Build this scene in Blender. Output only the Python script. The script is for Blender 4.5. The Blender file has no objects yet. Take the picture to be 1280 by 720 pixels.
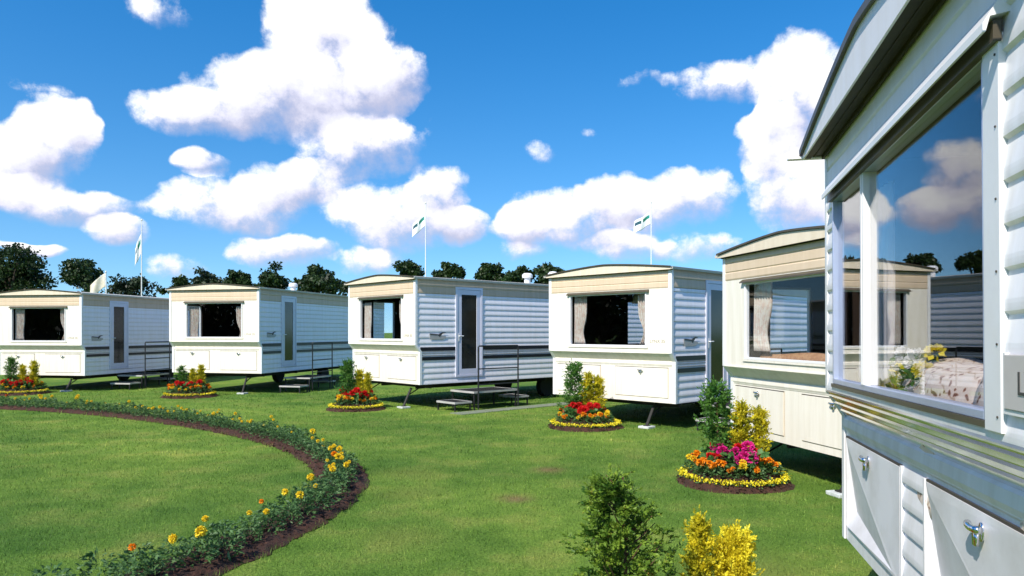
import bpy, bmesh, math, random
import numpy as np
from mathutils import Vector, Matrix
random.seed(7)
RS = np.random.default_rng(11)
S = bpy.context.scene
COL = S.collection
R = math.radians
PI = math.pi

# ------------------------------------------------------------------ helpers
def link(o, parent=None):
    COL.objects.link(o)
    if parent is not None:
        o.parent = parent
    return o

def tag(o, label=None, cat=None, group=None, kind=None):
    if label: o['label'] = label
    if cat: o['category'] = cat
    if group: o['group'] = group
    if kind: o['kind'] = kind
    return o

def empty(name, loc=(0, 0, 0), rz=0.0):
    o = bpy.data.objects.new(name, None)
    o.empty_display_size = .2
    o.location = loc
    o.rotation_euler = (0, 0, rz)
    return link(o)

class MB:
    """collects faces of one mesh"""
    def __init__(s):
        s.v = []; s.f = []
    def face(s, pts):
        n = len(s.v)
        s.v.extend([tuple(p) for p in pts]); s.f.append(tuple(range(n, n + len(pts))))
    def box(s, x0, x1, y0, y1, z0, z1):
        n = len(s.v)
        s.v += [(x0, y0, z0), (x1, y0, z0), (x1, y1, z0), (x0, y1, z0), (x0, y0, z1), (x1, y0, z1), (x1, y1, z1), (x0, y1, z1)]
        for q in ((0, 3, 2, 1), (4, 5, 6, 7), (0, 1, 5, 4), (1, 2, 6, 5), (2, 3, 7, 6), (3, 0, 4, 7)):
            s.f.append(tuple(n + i for i in q))
        return s
    def prism_y(s, poly, y0, y1):          # poly of (x,z)
        n = len(s.v); m = len(poly)
        s.v += [(x, y0, z) for x, z in poly] + [(x, y1, z) for x, z in poly]
        s.f.append(tuple(n + i for i in range(m))); s.f.append(tuple(n + m + i for i in reversed(range(m))))
        for i in range(m):
            j = (i + 1) % m
            s.f.append((n + i, n + m + i, n + m + j, n + j))
        return s
    def prism_x(s, poly, x0, x1):          # poly of (y,z)
        n = len(s.v); m = len(poly)
        s.v += [(x0, y, z) for y, z in poly] + [(x1, y, z) for y, z in poly]
        s.f.append(tuple(n + i for i in range(m))); s.f.append(tuple(n + m + i for i in reversed(range(m))))
        for i in range(m):
            j = (i + 1) % m
            s.f.append((n + i, n + j, n + m + j, n + m + i))
        return s
    def tube(s, path, r, n=8, r2=None, cap=True):
        path = [Vector(p) for p in path]
        rings = []
        up = Vector((0.13, 0.21, 1)).normalized()
        for i, p in enumerate(path):
            d = (path[min(i + 1, len(path) - 1)] - path[max(i - 1, 0)]).normalized()
            a = d.cross(up)
            if a.length < .05: a = d.cross(Vector((1, 0, 0)))
            a.normalize(); b = d.cross(a)
            t = i / max(1, len(path) - 1)
            rr = r if r2 is None else r + (r2 - r) * t
            base = len(s.v)
            for k in range(n):
                w = 2 * PI * k / n
                q = p + a * math.cos(w) * rr + b * math.sin(w) * rr
                s.v.append(tuple(q))
            rings.append(base)
        for i in range(len(rings) - 1):
            for k in range(n):
                k2 = (k + 1) % n
                s.f.append((rings[i] + k, rings[i] + k2, rings[i + 1] + k2, rings[i + 1] + k))
        if cap:
            s.f.append(tuple(rings[0] + k for k in reversed(range(n)))); s.f.append(tuple(rings[-1] + k for k in range(n)))
        return s
    def lathe(s, prof, cx, cy, n=20):      # prof (r,z)
        base = len(s.v)
        for r, z in prof:
            for k in range(n):
                w = 2 * PI * k / n
                s.v.append((cx + r * math.cos(w), cy + r * math.sin(w), z))
        for i in range(len(prof) - 1):
            for k in range(n):
                k2 = (k + 1) % n
                s.f.append((base + i * n + k, base + i * n + k2, base + (i + 1) * n + k2, base + (i + 1) * n + k))
        s.f.append(tuple(base + k for k in reversed(range(n))))
        s.f.append(tuple(base + (len(prof) - 1) * n + k for k in range(n)))
        return s
    def build(s, name, mat, parent=None, bevel=0.0, smooth=False, fix=True, loc=None, rz=0, seg=2, weld=False):
        me = bpy.data.meshes.new(name)
        me.from_pydata(s.v, [], s.f)
        if fix or bevel or weld:
            bm = bmesh.new(); bm.from_mesh(me)
            if weld: bmesh.ops.remove_doubles(bm, verts=bm.verts, dist=1e-4)
            if fix: bmesh.ops.recalc_face_normals(bm, faces=bm.faces)
            if bevel:
                es = [e for e in bm.edges if len(e.link_faces) == 2 and e.calc_face_angle(0) > .5]
                bmesh.ops.bevel(bm, geom=es, offset=bevel, segments=seg, affect='EDGES', profile=.6)
            bm.to_mesh(me); bm.free()
        if smooth:
            me.polygons.foreach_set('use_smooth', [True] * len(me.polygons))
        me.materials.append(mat)
        o = bpy.data.objects.new(name, me)
        if loc is not None: o.location = loc
        o.rotation_euler = (0, 0, rz)
        return link(o, parent)

def np_mesh(name, verts, k, mat, smooth=False):
    """verts (N,k,3) array of separate polygons with k corners"""
    verts = np.asarray(verts, dtype=np.float32)
    n = verts.shape[0]
    me = bpy.data.meshes.new(name)
    me.vertices.add(n * k); me.vertices.foreach_set('co', verts.reshape(-1))
    me.loops.add(n * k); me.loops.foreach_set('vertex_index', np.arange(n * k, dtype=np.int32))
    me.polygons.add(n)
    me.polygons.foreach_set('loop_start', np.arange(0, n * k, k, dtype=np.int32))
    me.update(calc_edges=True)
    if mat is not None: me.materials.append(mat)
    return me

def unit(a): return a / np.maximum(1e-9, np.linalg.norm(a, axis=-1, keepdims=True))

def leaf_quads(c, d, length, width, rs, droop=.15):
    """diamond leaves: centre-base c, direction d, per-leaf length/width"""
    n = len(c)
    d = unit(d)
    r = unit(rs.normal(size=(n, 3)))
    side = unit(np.cross(d, r))
    nrm = np.cross(side, d)
    L = np.broadcast_to(np.asarray(length, float), (n,))[:, None]; W = np.broadcast_to(np.asarray(width, float), (n,))[:, None]
    p0 = c
    p1 = c + d * L * .5 + side * W * .5 + nrm * W * .12
    p2 = c + d * L - np.array([0, 0, 1.0]) * L * droop
    p3 = c + d * L * .5 - side * W * .5 + nrm * W * .12
    return np.stack([p0, p1, p2, p3], 1)

# ------------------------------------------------------------------ materials
def new_mat(name):
    m = bpy.data.materials.new(name); m.use_nodes = True
    nt = m.node_tree; b = nt.nodes['Principled BSDF']
    return m, nt, b

def N(nt, t, **kw):
    n = nt.nodes.new(t)
    for k, v in kw.items():
        if k == 'inp':
            for a, x in v.items(): n.inputs[a].default_value = x
        else: setattr(n, k, v)
    return n

def ramp(nt, stops, fac=None):
    r = N(nt, 'ShaderNodeValToRGB')
    e = r.color_ramp.elements
    while len(e) < len(stops): e.new(.5)
    for i, (p, c) in enumerate(stops):
        e[i].position = p; e[i].color = (*c, 1) if len(c) == 3 else c
    if fac is not None: nt.links.new(fac, r.inputs['Fac'])
    return r

def noise(nt, scale, detail=4, rough=.55, coord='Object', vec=None):
    n = N(nt, 'ShaderNodeTexNoise', inp={'Scale': scale, 'Detail': detail, 'Roughness': rough})
    if vec is None:
        tc = N(nt, 'ShaderNodeTexCoord'); vec = tc.outputs[coord]
    nt.links.new(vec, n.inputs['Vector'])
    return n

def bump(nt, b, height, strength=.3, dist=.01):
    bp = N(nt, 'ShaderNodeBump', inp={'Strength': strength, 'Distance': dist})
    nt.links.new(height, bp.inputs['Height']); nt.links.new(bp.outputs['Normal'], b.inputs['Normal'])

def paint(name, col, rough=.35, dirt=.08, scale=3.0, metal=0.0, bmp=.0, streak=False):
    m, nt, b = new_mat(name)
    if streak:
        tc = N(nt, 'ShaderNodeTexCoord'); mp = N(nt, 'ShaderNodeMapping'); mp.inputs['Scale'].default_value = (3.2, 3.2, .3)
        nt.links.new(tc.outputs['Object'], mp.inputs['Vector'])
        n = noise(nt, scale, 6, .6, vec=mp.outputs['Vector'])
    else:
        n = noise(nt, scale, 6, .62)
    dk = tuple(c * (1 - dirt) * k for c, k in zip(col, (1, .985, .95)))
    r = ramp(nt, [(.35, dk), (.62, col)], n.outputs['Fac'])
    nt.links.new(r.outputs['Color'], b.inputs['Base Color'])
    b.inputs['Roughness'].default_value = rough; b.inputs['Metallic'].default_value = metal
    if bmp:
        n2 = noise(nt, 2.2, 3); bump(nt, b, n2.outputs['Fac'], bmp, .02)
    return m

def leafmat(name, c0, c1, scale=9, rough=.5, trans=.25, coord='Object'):
    m, nt, b = new_mat(name)
    n = noise(nt, scale, 3, .6, coord)
    r = ramp(nt, [(.36, c0), (.64, c1)], n.outputs['Fac'])
    nt.links.new(r.outputs['Color'], b.inputs['Base Color'])
    b.inputs['Roughness'].default_value = rough
    b.inputs['Specular IOR Level'].default_value = .3
    tr = N(nt, 'ShaderNodeBsdfTranslucent'); nt.links.new(r.outputs['Color'], tr.inputs['Color'])
    mx = N(nt, 'ShaderNodeMixShader'); mx.inputs['Fac'].default_value = trans
    nt.links.new(b.outputs[0], mx.inputs[1]); nt.links.new(tr.outputs[0], mx.inputs[2])
    nt.links.new(mx.outputs[0], nt.nodes['Material Output'].inputs['Surface'])
    return m

M = {}
M['cream'] = paint('cream_paint', (.85, .805, .715), .38, .10, streak=True)
M['beige'] = paint('beige_paint', (.69, .55, .40), .42, .08, streak=True)
M['fasc'] = paint('pale_beige_fascia', (.76, .66, .52), .42, .08, streak=True)
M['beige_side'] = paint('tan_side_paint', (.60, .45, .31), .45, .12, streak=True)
M['lav_cast'] = paint('sky_tinted_white_cladding', (.85, .83, .88), .42, .06, streak=True)  # white cladding with the lavender skylight cast mixed into its base colour
M['white'] = paint('white_aluminium', (.85, .84, .87), .36, .13, streak=True, bmp=.05)
M['wash'] = paint('white_locker_panel', (.79, .78, .81), .42, .22, 2.2, bmp=.12)
M['trimw'] = paint('white_trim', (.82, .82, .84), .35, .05)
M['doorw'] = paint('pale_blue_white_door', (.67, .68, .80), .35, .05)
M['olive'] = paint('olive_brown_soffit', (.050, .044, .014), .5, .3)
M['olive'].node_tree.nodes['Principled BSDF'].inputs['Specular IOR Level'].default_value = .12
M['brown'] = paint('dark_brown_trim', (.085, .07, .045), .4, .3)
M['roof'] = paint('roof_sheet', (.55, .53, .47), .5, .2, 1.5)
M['black'] = paint('black_stripe', (.012, .012, .014), .4, .3)
M['greystripe'] = paint('grey_stripe', (.33, .32, .33), .45, .2)
M['steel'] = paint('black_steel', (.02, .02, .022), .45, .3)
M['galv'] = paint('pale_step_edge', (.46, .45, .43), .5, .2)
M['chassis'] = paint('dark_chassis', (.03, .028, .025), .7, .4)
M['pad'] = paint('pale_concrete_pad', (.62, .66, .66), .8, .25, 9)
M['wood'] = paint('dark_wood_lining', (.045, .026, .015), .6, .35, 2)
M['alu'] = paint('bluish_aluminium', (.46, .52, .70), .3, .08, metal=.35)
M['chrome'] = paint('chrome', (.75, .76, .8), .12, .05, metal=1.0)
M['metalband'] = paint('polished_waist_band', (.78, .78, .79), .13, .10, metal=.92, streak=True)
M['rubber'] = paint('tyre_rubber', (.015, .015, .015), .8, .2)
M['seal'] = paint('dark_seal', (.06, .05, .04), .6, .2)
M['ochre'] = paint('beige_seal', (.50, .38, .24), .6, .2)
M['plate'] = paint('pale_name_plate', (.62, .58, .57), .4, .1)
M['letter'] = paint('dark_lettering', (.05, .05, .05), .5, .1)
M['letter2'] = paint('tan_lettering', (.33, .27, .18), .5, .1)
M['logo_grey'] = paint('grey_emblem', (.42, .41, .40), .45, .1)
M['pole'] = paint('white_pole', (.8, .8, .8), .4, .06)
M['bark'] = paint('bark', (.06, .045, .03), .9, .4, 6)
M['twig'] = paint('twig', (.14, .075, .04), .85, .35, 20)
M['net'] = None

def glass(name, tint=(.93, .95, .97), boost=.8):
    m, nt, b = new_mat(name); nt.nodes.remove(b)
    lw = N(nt, 'ShaderNodeLayerWeight', inp={'Blend': .5})
    pw = N(nt, 'ShaderNodeMath', operation='POWER'); pw.inputs[1].default_value = 5.0
    nt.links.new(lw.outputs['Facing'], pw.inputs[0])
    mu = N(nt, 'ShaderNodeMath', operation='MULTIPLY_ADD', use_clamp=True); mu.inputs[1].default_value = .95 * boost; mu.inputs[2].default_value = .035 * boost
    nt.links.new(pw.outputs[0], mu.inputs[0])
    tr = N(nt, 'ShaderNodeBsdfTransparent', inp={'Color': (*tint, 1)})
    gl = N(nt, 'ShaderNodeBsdfGlossy', inp={'Roughness': 0.0, 'Color': (1, 1, 1, 1)})
    mx = N(nt, 'ShaderNodeMixShader')
    nt.links.new(mu.outputs[0], mx.inputs[0]); nt.links.new(tr.outputs[0], mx.inputs[1]); nt.links.new(gl.outputs[0], mx.inputs[2])
    nt.links.new(mx.outputs[0], nt.nodes['Material Output'].inputs['Surface'])
    return m
M['glass'] = glass('window_glass')
M['glass_bay'] = glass('tinted_window_glass', (.97, .97, .98), .95)
m, nt, b = new_mat('bronze_door_glass')
n = noise(nt, 1.2, 3); r = ramp(nt, [(.3, (.012, .014, .012)), (.7, (.035, .03, .02))], n.outputs['Fac'])
nt.links.new(r.outputs[0], b.inputs['Base Color']); b.inputs['Roughness'].default_value = .12
M['doorglass'] = m

def cloth(name, c0, c1, c2=None, scale=14, trans=.2):
    m, nt, b = new_mat(name)
    n = noise(nt, scale, 2, .5)
    st = [(.45, c0), (.58, c1)] if c2 is None else [(.40, c0), (.52, c1), (.62, c2)]
    r = ramp(nt, st, n.outputs['Fac']); nt.links.new(r.outputs[0], b.inputs['Base Color'])
    b.inputs['Roughness'].default_value = .9
    tr = N(nt, 'ShaderNodeBsdfTranslucent'); nt.links.new(r.outputs[0], tr.inputs['Color'])
    mx = N(nt, 'ShaderNodeMixShader'); mx.inputs[0].default_value = trans
    nt.links.new(b.outputs[0], mx.inputs[1]); nt.links.new(tr.outputs[0], mx.inputs[2])
    nt.links.new(mx.outputs[0], nt.nodes['Material Output'].inputs['Surface'])
    return m
M['curtain'] = cloth('cream_curtain', (.80, .72, .62), (.74, .58, .48))
M['lace'] = cloth('white_net_curtain', (.86, .85, .88), (.80, .79, .84), trans=.4)

# floral sofa cloth
m, nt, b = new_mat('floral_cloth')
tc = N(nt, 'ShaderNodeTexCoord')
w1 = noise(nt, 6, 2, .5, vec=tc.outputs['Object'])
mixv = N(nt, 'ShaderNodeMix', data_type='VECTOR'); mixv.inputs['Factor'].default_value = .16
nt.links.new(tc.outputs['Object'], mixv.inputs['A']); nt.links.new(w1.outputs['Color'], mixv.inputs['B'])
vo = N(nt, 'ShaderNodeTexVoronoi', inp={'Scale': 27.0}); nt.links.new(mixv.outputs['Result'], vo.inputs['Vector'])
wv = N(nt, 'ShaderNodeTexWave', inp={'Scale': 7.0, 'Distortion': 9.0, 'Detail': 2.0}); nt.links.new(tc.outputs['Object'], wv.inputs['Vector'])
r1 = ramp(nt, [(.15, (.20, .08, .05)), (.24, (.46, .24, .15)), (.30, (.86, .70, .57)), (.8, (.90, .78, .66))], vo.outputs['Distance'])
r2 = ramp(nt, [(.0, (.62, .52, .42)), (.10, (1, 1, 1))], wv.outputs['Fac'])
mm = N(nt, 'ShaderNodeMix', data_type='RGBA', blend_type='MULTIPLY'); mm.inputs['Factor'].default_value = .8
nt.links.new(r1.outputs[0], mm.inputs['A']); nt.links.new(r2.outputs[0], mm.inputs['B'])
nt.links.new(mm.outputs['Result'], b.inputs['Base Color']); b.inputs['Roughness'].default_value = .9
M['floral'] = m
M['orangecloth'] = cloth('orange_cloth', (.5, .25, .12), (.6, .33, .16))

# lawn
def lawn_nodes(nt, b, dark=1.0):
    tc = N(nt, 'ShaderNodeTexCoord'); v = tc.outputs['Object']
    big = noise(nt, .22, 3, .55, vec=v); mid = noise(nt, 1.3, 5, .65, vec=v); fine = noise(nt, 38, 4, .7, vec=v)
    r1 = ramp(nt, [(.30, tuple(dark * c for c in (.098, .210, .032))), (.5, tuple(dark * c for c in (.150, .278, .046))), (.72, tuple(dark * c for c in (.26, .335, .078)))], mid.outputs['Fac'])
    r2 = ramp(nt, [(.36, (.64, .73, .72)), (.64, (1.32, 1.16, 1.1))], big.outputs['Fac'])
    mu = N(nt, 'ShaderNodeMix', data_type='RGBA', blend_type='MULTIPLY'); mu.inputs['Factor'].default_value = 1
    nt.links.new(r1.outputs[0], mu.inputs['A']); nt.links.new(r2.outputs[0], mu.inputs['B'])
    r3 = ramp(nt, [(.3, (.50, .52, .5)), (.7, (1.42, 1.32, 1.25))], fine.outputs['Fac'])
    mu2 = N(nt, 'ShaderNodeMix', data_type='RGBA', blend_type='MULTIPLY'); mu2.inputs['Factor'].default_value = 1
    nt.links.new(mu.outputs['Result'], mu2.inputs['A']); nt.links.new(r3.outputs[0], mu2.inputs['B'])
    out = mu2.outputs['Result']
    # worn, dry spots with a place of their own
    for (x, y, rad) in ((.03, 8.15, .30), (.48, 9.85, .33), (-1.15, 8.4, .55), (-1.35, 9.6, .6), (-1.0, 6.6, .55), (1.9, 5.75, .7), (-7.3, 13.2, .6), (-3.6, 10.9, .4)):
        d = N(nt, 'ShaderNodeVectorMath', operation='DISTANCE'); d.inputs[1].default_value = (x, y, 0)
        nt.links.new(v, d.inputs[0])
        ad = N(nt, 'ShaderNodeMath', operation='MULTIPLY_ADD'); nt.links.new(mid.outputs['Fac'], ad.inputs[0]); ad.inputs[1].default_value = rad * 1.6
        nt.links.new(d.outputs['Value'], ad.inputs[2])
        mr = N(nt, 'ShaderNodeMapRange', interpolation_type='SMOOTHSTEP'); mr.inputs['From Min'].default_value = rad * 1.9; mr.inputs['From Max'].default_value = rad * .7
        nt.links.new(ad.outputs[0], mr.inputs['Value'])
        ml = N(nt, 'ShaderNodeMath', operation='MULTIPLY'); nt.links.new(mr.outputs[0], ml.inputs[0]); ml.inputs[1].default_value = .9 if rad < .35 else .5
        mx = N(nt, 'ShaderNodeMix', data_type='RGBA'); nt.links.new(ml.outputs[0], mx.inputs['Factor'])
        nt.links.new(out, mx.inputs['A']); mx.inputs['B'].default_value = (.22, .15, .07, 1) if rad < .35 else (.20, .22, .05, 1)
        out = mx.outputs['Result']
    nt.links.new(out, b.inputs['Base Color'])
    return fine, out
m, nt, b = new_mat('lawn_ground'); fine, _ = lawn_nodes(nt, b, .92)
b.inputs['Roughness'].default_value = .9; b.inputs['Specular IOR Level'].default_value = .1
bump(nt, b, fine.outputs['Fac'], .9, .03); M['lawn'] = m
m, nt, b = new_mat('grass_blades'); _, out = lawn_nodes(nt, b, 1.1)
at = N(nt, 'ShaderNodeAttribute', attribute_name='rnd'); rr_ = ramp(nt, [(0, (.30, .34, .32)), (.5, (.92, .96, .95)), (.82, (1.4, 1.33, 1.2)), (.88, (1.9, 1.55, 1.9)), (1, (2.3, 1.75, 2.2))], at.outputs['Fac'])
mu3 = N(nt, 'ShaderNodeMix', data_type='RGBA', blend_type='MULTIPLY'); mu3.inputs['Factor'].default_value = 1
nt.links.new(out, mu3.inputs['A']); nt.links.new(rr_.outputs[0], mu3.inputs['B']); out = mu3.outputs['Result']; nt.links.new(out, b.inputs['Base Color'])
b.inputs['Roughness'].default_value = .55; b.inputs['Specular IOR Level'].default_value = .25
tr = N(nt, 'ShaderNodeBsdfTranslucent'); nt.links.new(out, tr.inputs['Color'])
mx = N(nt, 'ShaderNodeMixShader'); mx.inputs[0].default_value = .35
nt.links.new(b.outputs[0], mx.inputs[1]); nt.links.new(tr.outputs[0], mx.inputs[2]); nt.links.new(mx.outputs[0], nt.nodes['Material Output'].inputs['Surface'])
M['blades'] = m

m, nt, b = new_mat('soil')
n = noise(nt, 14, 6, .7); r = ramp(nt, [(.3, (.022, .010, .006)), (.6, (.075, .028, .015)), (.8, (.13, .055, .03))], n.outputs['Fac'])
nt.links.new(r.outputs[0], b.inputs['Base Color']); b.inputs['Roughness'].default_value = .95
n2 = noise(nt, 45, 5, .7); bump(nt, b, n2.outputs['Fac'], 1.0, .03); M['soil'] = m
m, nt, b = new_mat('concrete_slab'); n = noise(nt, 8, 6, .7); r = ramp(nt, [(.3, (.13, .16, .09)), (.7, (.24, .26, .19))], n.outputs['Fac'])
nt.links.new(r.outputs[0], b.inputs['Base Color']); b.inputs['Roughness'].default_value = .9; M['slab'] = m

M['marileaf'] = leafmat('marigold_leaf', (.030, .095, .020), (.13, .23, .085), 30)
M['yellow'] = leafmat('yellow_petal', (.86, .58, .015), (.92, .76, .06), 40, trans=.2)
M['orange'] = leafmat('orange_petal', (.80, .22, .008), (.88, .36, .012), 40, trans=.2)
M['rust'] = leafmat('rust_petal', (.50, .08, .01), (.65, .15, .015), 40, trans=.2)
M['red'] = leafmat('red_petal', (.62, .012, .012), (.75, .03, .03), 40, trans=.2)
M['magenta'] = leafmat('magenta_petal', (.62, .012, .20), (.75, .04, .32), 40, trans=.2)
M['lemon'] = leafmat('lemon_petal', (.80, .64, .012), (.88, .78, .05), 40, trans=.2)
M['gerleaf'] = leafmat('geranium_leaf', (.03, .10, .02), (.10, .22, .06), 25)
M['thuja'] = leafmat('dark_conifer_leaf', (.035, .105, .012), (.24, .36, .04), 11, trans=.25)
_e = [n for n in M['thuja'].node_tree.nodes if n.type == 'VALTORGB'][0].color_ramp.elements
_q = _e.new(.72); _q.color = (.34, .22, .05, 1)
M['thuja_far'] = leafmat('green_conifer_leaf', (.03, .12, .02), (.12, .26, .04), 14, trans=.25)
M['golden'] = leafmat('golden_conifer_leaf', (.62, .50, .015), (.90, .80, .05), 8, trans=.35)
M['goldgreen'] = leafmat('yellow_green_conifer_leaf', (.26, .27, .015), (.80, .68, .03), 9, trans=.3)
M['tree'] = leafmat('tree_leaf', (.008, .020, .006), (.035, .068, .016), .5, trans=.15)
M['tree2'] = leafmat('tree_leaf_bluish', (.010, .022, .012), (.04, .065, .03), .5, trans=.15)

# ------------------------------------------------------------------ sky, sun, camera
SUN = Vector((-.585, -.811, 0)).normalized()
EL = R(44)
sun_dir = Vector((SUN.x * math.cos(EL), SUN.y * math.cos(EL), math.sin(EL)))
w = bpy.data.worlds.new('World'); S.world = w; w.use_nodes = True
w.cycles.sampling_method = 'MANUAL'; w.cycles.sample_map_resolution = 512
nt = w.node_tree
bg = nt.nodes['Background']; bg.inputs['Strength'].default_value = .115
sky = N(nt, 'ShaderNodeTexSky', sky_type='NISHITA', sun_disc=False)
sky.sun_elevation = EL; sky.sun_rotation = math.atan2(sun_dir.x, sun_dir.y) % (2 * PI)
sky.air_density = 1.15; sky.dust_density = .35; sky.ozone_density = 2.2
hs = N(nt, 'ShaderNodeHueSaturation', inp={'Saturation': 1.46, 'Value': 1.36, 'Hue': .503})
nt.links.new(sky.outputs[0], hs.inputs['Color'])
tc = N(nt, 'ShaderNodeTexCoord')
sp = N(nt, 'ShaderNodeSeparateXYZ'); nt.links.new(tc.outputs['Generated'], sp.inputs[0])
zz = N(nt, 'ShaderNodeMath', operation='MAXIMUM'); nt.links.new(sp.outputs[2], zz.inputs[0]); zz.inputs[1].default_value = 0
z2 = N(nt, 'ShaderNodeMath', operation='MULTIPLY_ADD'); nt.links.new(zz.outputs[0], z2.inputs[0]); z2.inputs[1].default_value = 1.0; z2.inputs[2].default_value = .10
sv = N(nt, 'ShaderNodeCombineXYZ'); nt.links.new(sp.outputs[0], sv.inputs[0]); nt.links.new(sp.outputs[1], sv.inputs[1]); nt.links.new(z2.outputs[0], sv.inputs[2])
sn = N(nt, 'ShaderNodeVectorMath', operation='NORMALIZE'); nt.links.new(sv.outputs[0], sn.inputs[0]); nt.links.new(sn.outputs[0], sky.inputs['Vector'])
az = N(nt, 'ShaderNodeMath', operation='ARCTAN2'); nt.links.new(sp.outputs[0], az.inputs[0]); nt.links.new(sp.outputs[1], az.inputs[1])
ele = N(nt, 'ShaderNodeMath', operation='ARCSINE'); nt.links.new(sp.outputs[2], ele.inputs[0])
F = 912.6; YH = 415
def azel(px, py):
    d = Vector(((px - 640) / F, 1, (YH - py) / F)).normalized()
    return math.atan2(d.x, d.y), math.asin(d.z)
# cloud masses: centre px,py and radii px of the mass as seen along its compass bearing
blobs = [(425, 80, 98, 92), (335, 120, 92, 52), (245, 140, 80, 34), (450, 180, 80, 44), (485, 95, 52, 48), (395, 20, 70, 45),
         (205, 6, 48, 26, .5), (62, 178, 56, 56), (18, 205, 50, 50), (75, 252, 105, 26), (145, 285, 48, 20), (95, 150, 26, 34, .8),
         (300, 255, 100, 38), (375, 228, 80, 34), (252, 202, 32, 18), (505, 275, 92, 46), (545, 235, 36, 34), (575, 285, 40, 26),
         (350, 312, 66, 20), (460, 328, 50, 16, .7), (225, 332, 46, 20, .6), (40, 310, 40, 10),
         (715, 275, 98, 42), (770, 245, 50, 36), (845, 252, 72, 42), (870, 312, 56, 20, .7), (648, 285, 32, 30), (650, 318, 40, 14, .6), (780, 310, 60, 20),
         (895, 100, 74, 32, .62), (1000, 118, 62, 74), (985, 235, 56, 60), (960, 180, 40, 50), (1060, 150, 50, 70), (1050, 260, 70, 50),
         (676, 185, 26, 18, .33), (740, 162, 22, 10, .25), (810, 95, 50, 14, .32), (520, 175, 60, 40, .3), (690, 100, 40, 10, .2), (60, 110, 60, 14, .22),
         (1180, 200, 90, 60), (1330, 150, 120, 80), (1450, 260, 130, 50), (-120, 230, 120, 50), (-300, 120, 150, 80), (-500, 250, 160, 50)]
grp = bpy.data.node_groups.new('cloud_density', 'ShaderNodeTree')
grp.interface.new_socket('az', in_out='INPUT', socket_type='NodeSocketFloat'); grp.interface.new_socket('el', in_out='INPUT', socket_type='NodeSocketFloat')
grp.interface.new_socket('d', in_out='OUTPUT', socket_type='NodeSocketFloat')
gi = grp.nodes.new('NodeGroupInput'); go = grp.nodes.new('NodeGroupOutput')
def gm(op, a=None, b=None, c=None, clamp=False):
    n = grp.nodes.new('ShaderNodeMath'); n.operation = op; n.use_clamp = clamp
    for i, x in enumerate((a, b, c)):
        if x is None: continue
        if isinstance(x, (int, float)): n.inputs[i].default_value = x
        else: grp.links.new(x, n.inputs[i])
    return n.outputs[0]
cmb = grp.nodes.new('ShaderNodeCombineXYZ'); grp.links.new(gi.outputs[0], cmb.inputs[0]); grp.links.new(gi.outputs[1], cmb.inputs[1])
def gnoise(scale, det, rough):
    n = grp.nodes.new('ShaderNodeTexNoise'); n.inputs['Scale'].default_value = scale; n.inputs['Detail'].default_value = det; n.inputs['Roughness'].default_value = rough
    grp.links.new(cmb.outputs[0], n.inputs['Vector']); return n
wn = gnoise(10, 3, .55)
sx = grp.nodes.new('ShaderNodeSeparateXYZ'); grp.links.new(wn.outputs['Color'], sx.inputs[0])
wa = gm('MULTIPLY_ADD', gm('SUBTRACT', sx.outputs[0], .5), .07, gi.outputs[0])
we = gm('MULTIPLY_ADD', gm('SUBTRACT', sx.outputs[1], .5), .055, gi.outputs[1])
def vm(op, a, b=None, c=None):
    n = grp.nodes.new('ShaderNodeVectorMath'); n.operation = op
    for i, x in enumerate((a, b, c)):
        if x is None: continue
        if isinstance(x, tuple): n.inputs[i].default_value = x
        else: grp.links.new(x, n.inputs[i])
    return n
c2 = grp.nodes.new('ShaderNodeCombineXYZ'); grp.links.new(wa, c2.inputs[0]); grp.links.new(we, c2.inputs[1])
tot = None; acc = None
cv = c2.outputs[0]
for ib, bl in enumerate(blobs):
    if ib % 8 == 7: cv = vm('MULTIPLY_ADD', acc, (1e-9, 1e-9, 0), cv).outputs[0]     # keeps the chain in order for the shader compiler
    px, py, rx, ry = bl[:4]; st = bl[4] if len(bl) > 4 else 1.0
    a0, e0 = azel(px, py); a1, _ = azel(px + rx, py); _, e1 = azel(px, py - ry)
    ra = abs(a1 - a0) * 1.17; re_ = abs(e1 - e0) * 1.17
    p = vm('MULTIPLY_ADD', cv, (1 / ra, 1 / re_, 0), (-a0 / ra, -e0 / re_, 1)).outputs[0]
    q = gm('SUBTRACT', 2.0, vm('DOT_PRODUCT', p, p).outputs['Value'], clamp=True)
    if st != 1.0: q = gm('MULTIPLY', q, st)
    acc = vm('MULTIPLY_ADD', q, p, acc if acc is not None else (0, 0, 0)).outputs[0]
sa = grp.nodes.new('ShaderNodeSeparateXYZ'); grp.links.new(acc, sa.inputs[0]); tot = sa.outputs[2]
n2 = gnoise(3.2, 5, .6)
far = gm('SUBTRACT', gm('ABSOLUTE', gi.outputs[0]), .95)
far = gm('MULTIPLY', gm('MULTIPLY', far, 3.0, clamp=True), gm('MULTIPLY', gm('SUBTRACT', n2.outputs['Fac'], .5), 5.0, clamp=True))
tot = gm('ADD', tot, far)
def gvor(scale):
    n = grp.nodes.new('ShaderNodeTexVoronoi'); n.feature = 'F1'; n.inputs['Scale'].default_value = scale
    grp.links.new(c2.outputs[0], n.inputs['Vector']); return n.outputs['Distance']
fn = gnoise(24, 8, .68)
v1 = gm('SUBTRACT', .45, gvor(15)); v2 = gm('SUBTRACT', .45, gvor(38))
bil = gm('MULTIPLY_ADD', v1, .30, gm('MULTIPLY', v2, .16))
bil = gm('MULTIPLY_ADD', gm('SUBTRACT', fn.outputs['Fac'], .5), .85, bil)
grp.interface.new_socket('shade', in_out='OUTPUT', socket_type='NodeSocketFloat')
td = gm('SUBTRACT', 1.0, gm('POWER', 2.718, gm('MULTIPLY', tot, -1.5)))
grp.links.new(gm('ADD', bil, td), go.inputs[0])
dv = gm('ADD', tot, .25)
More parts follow.
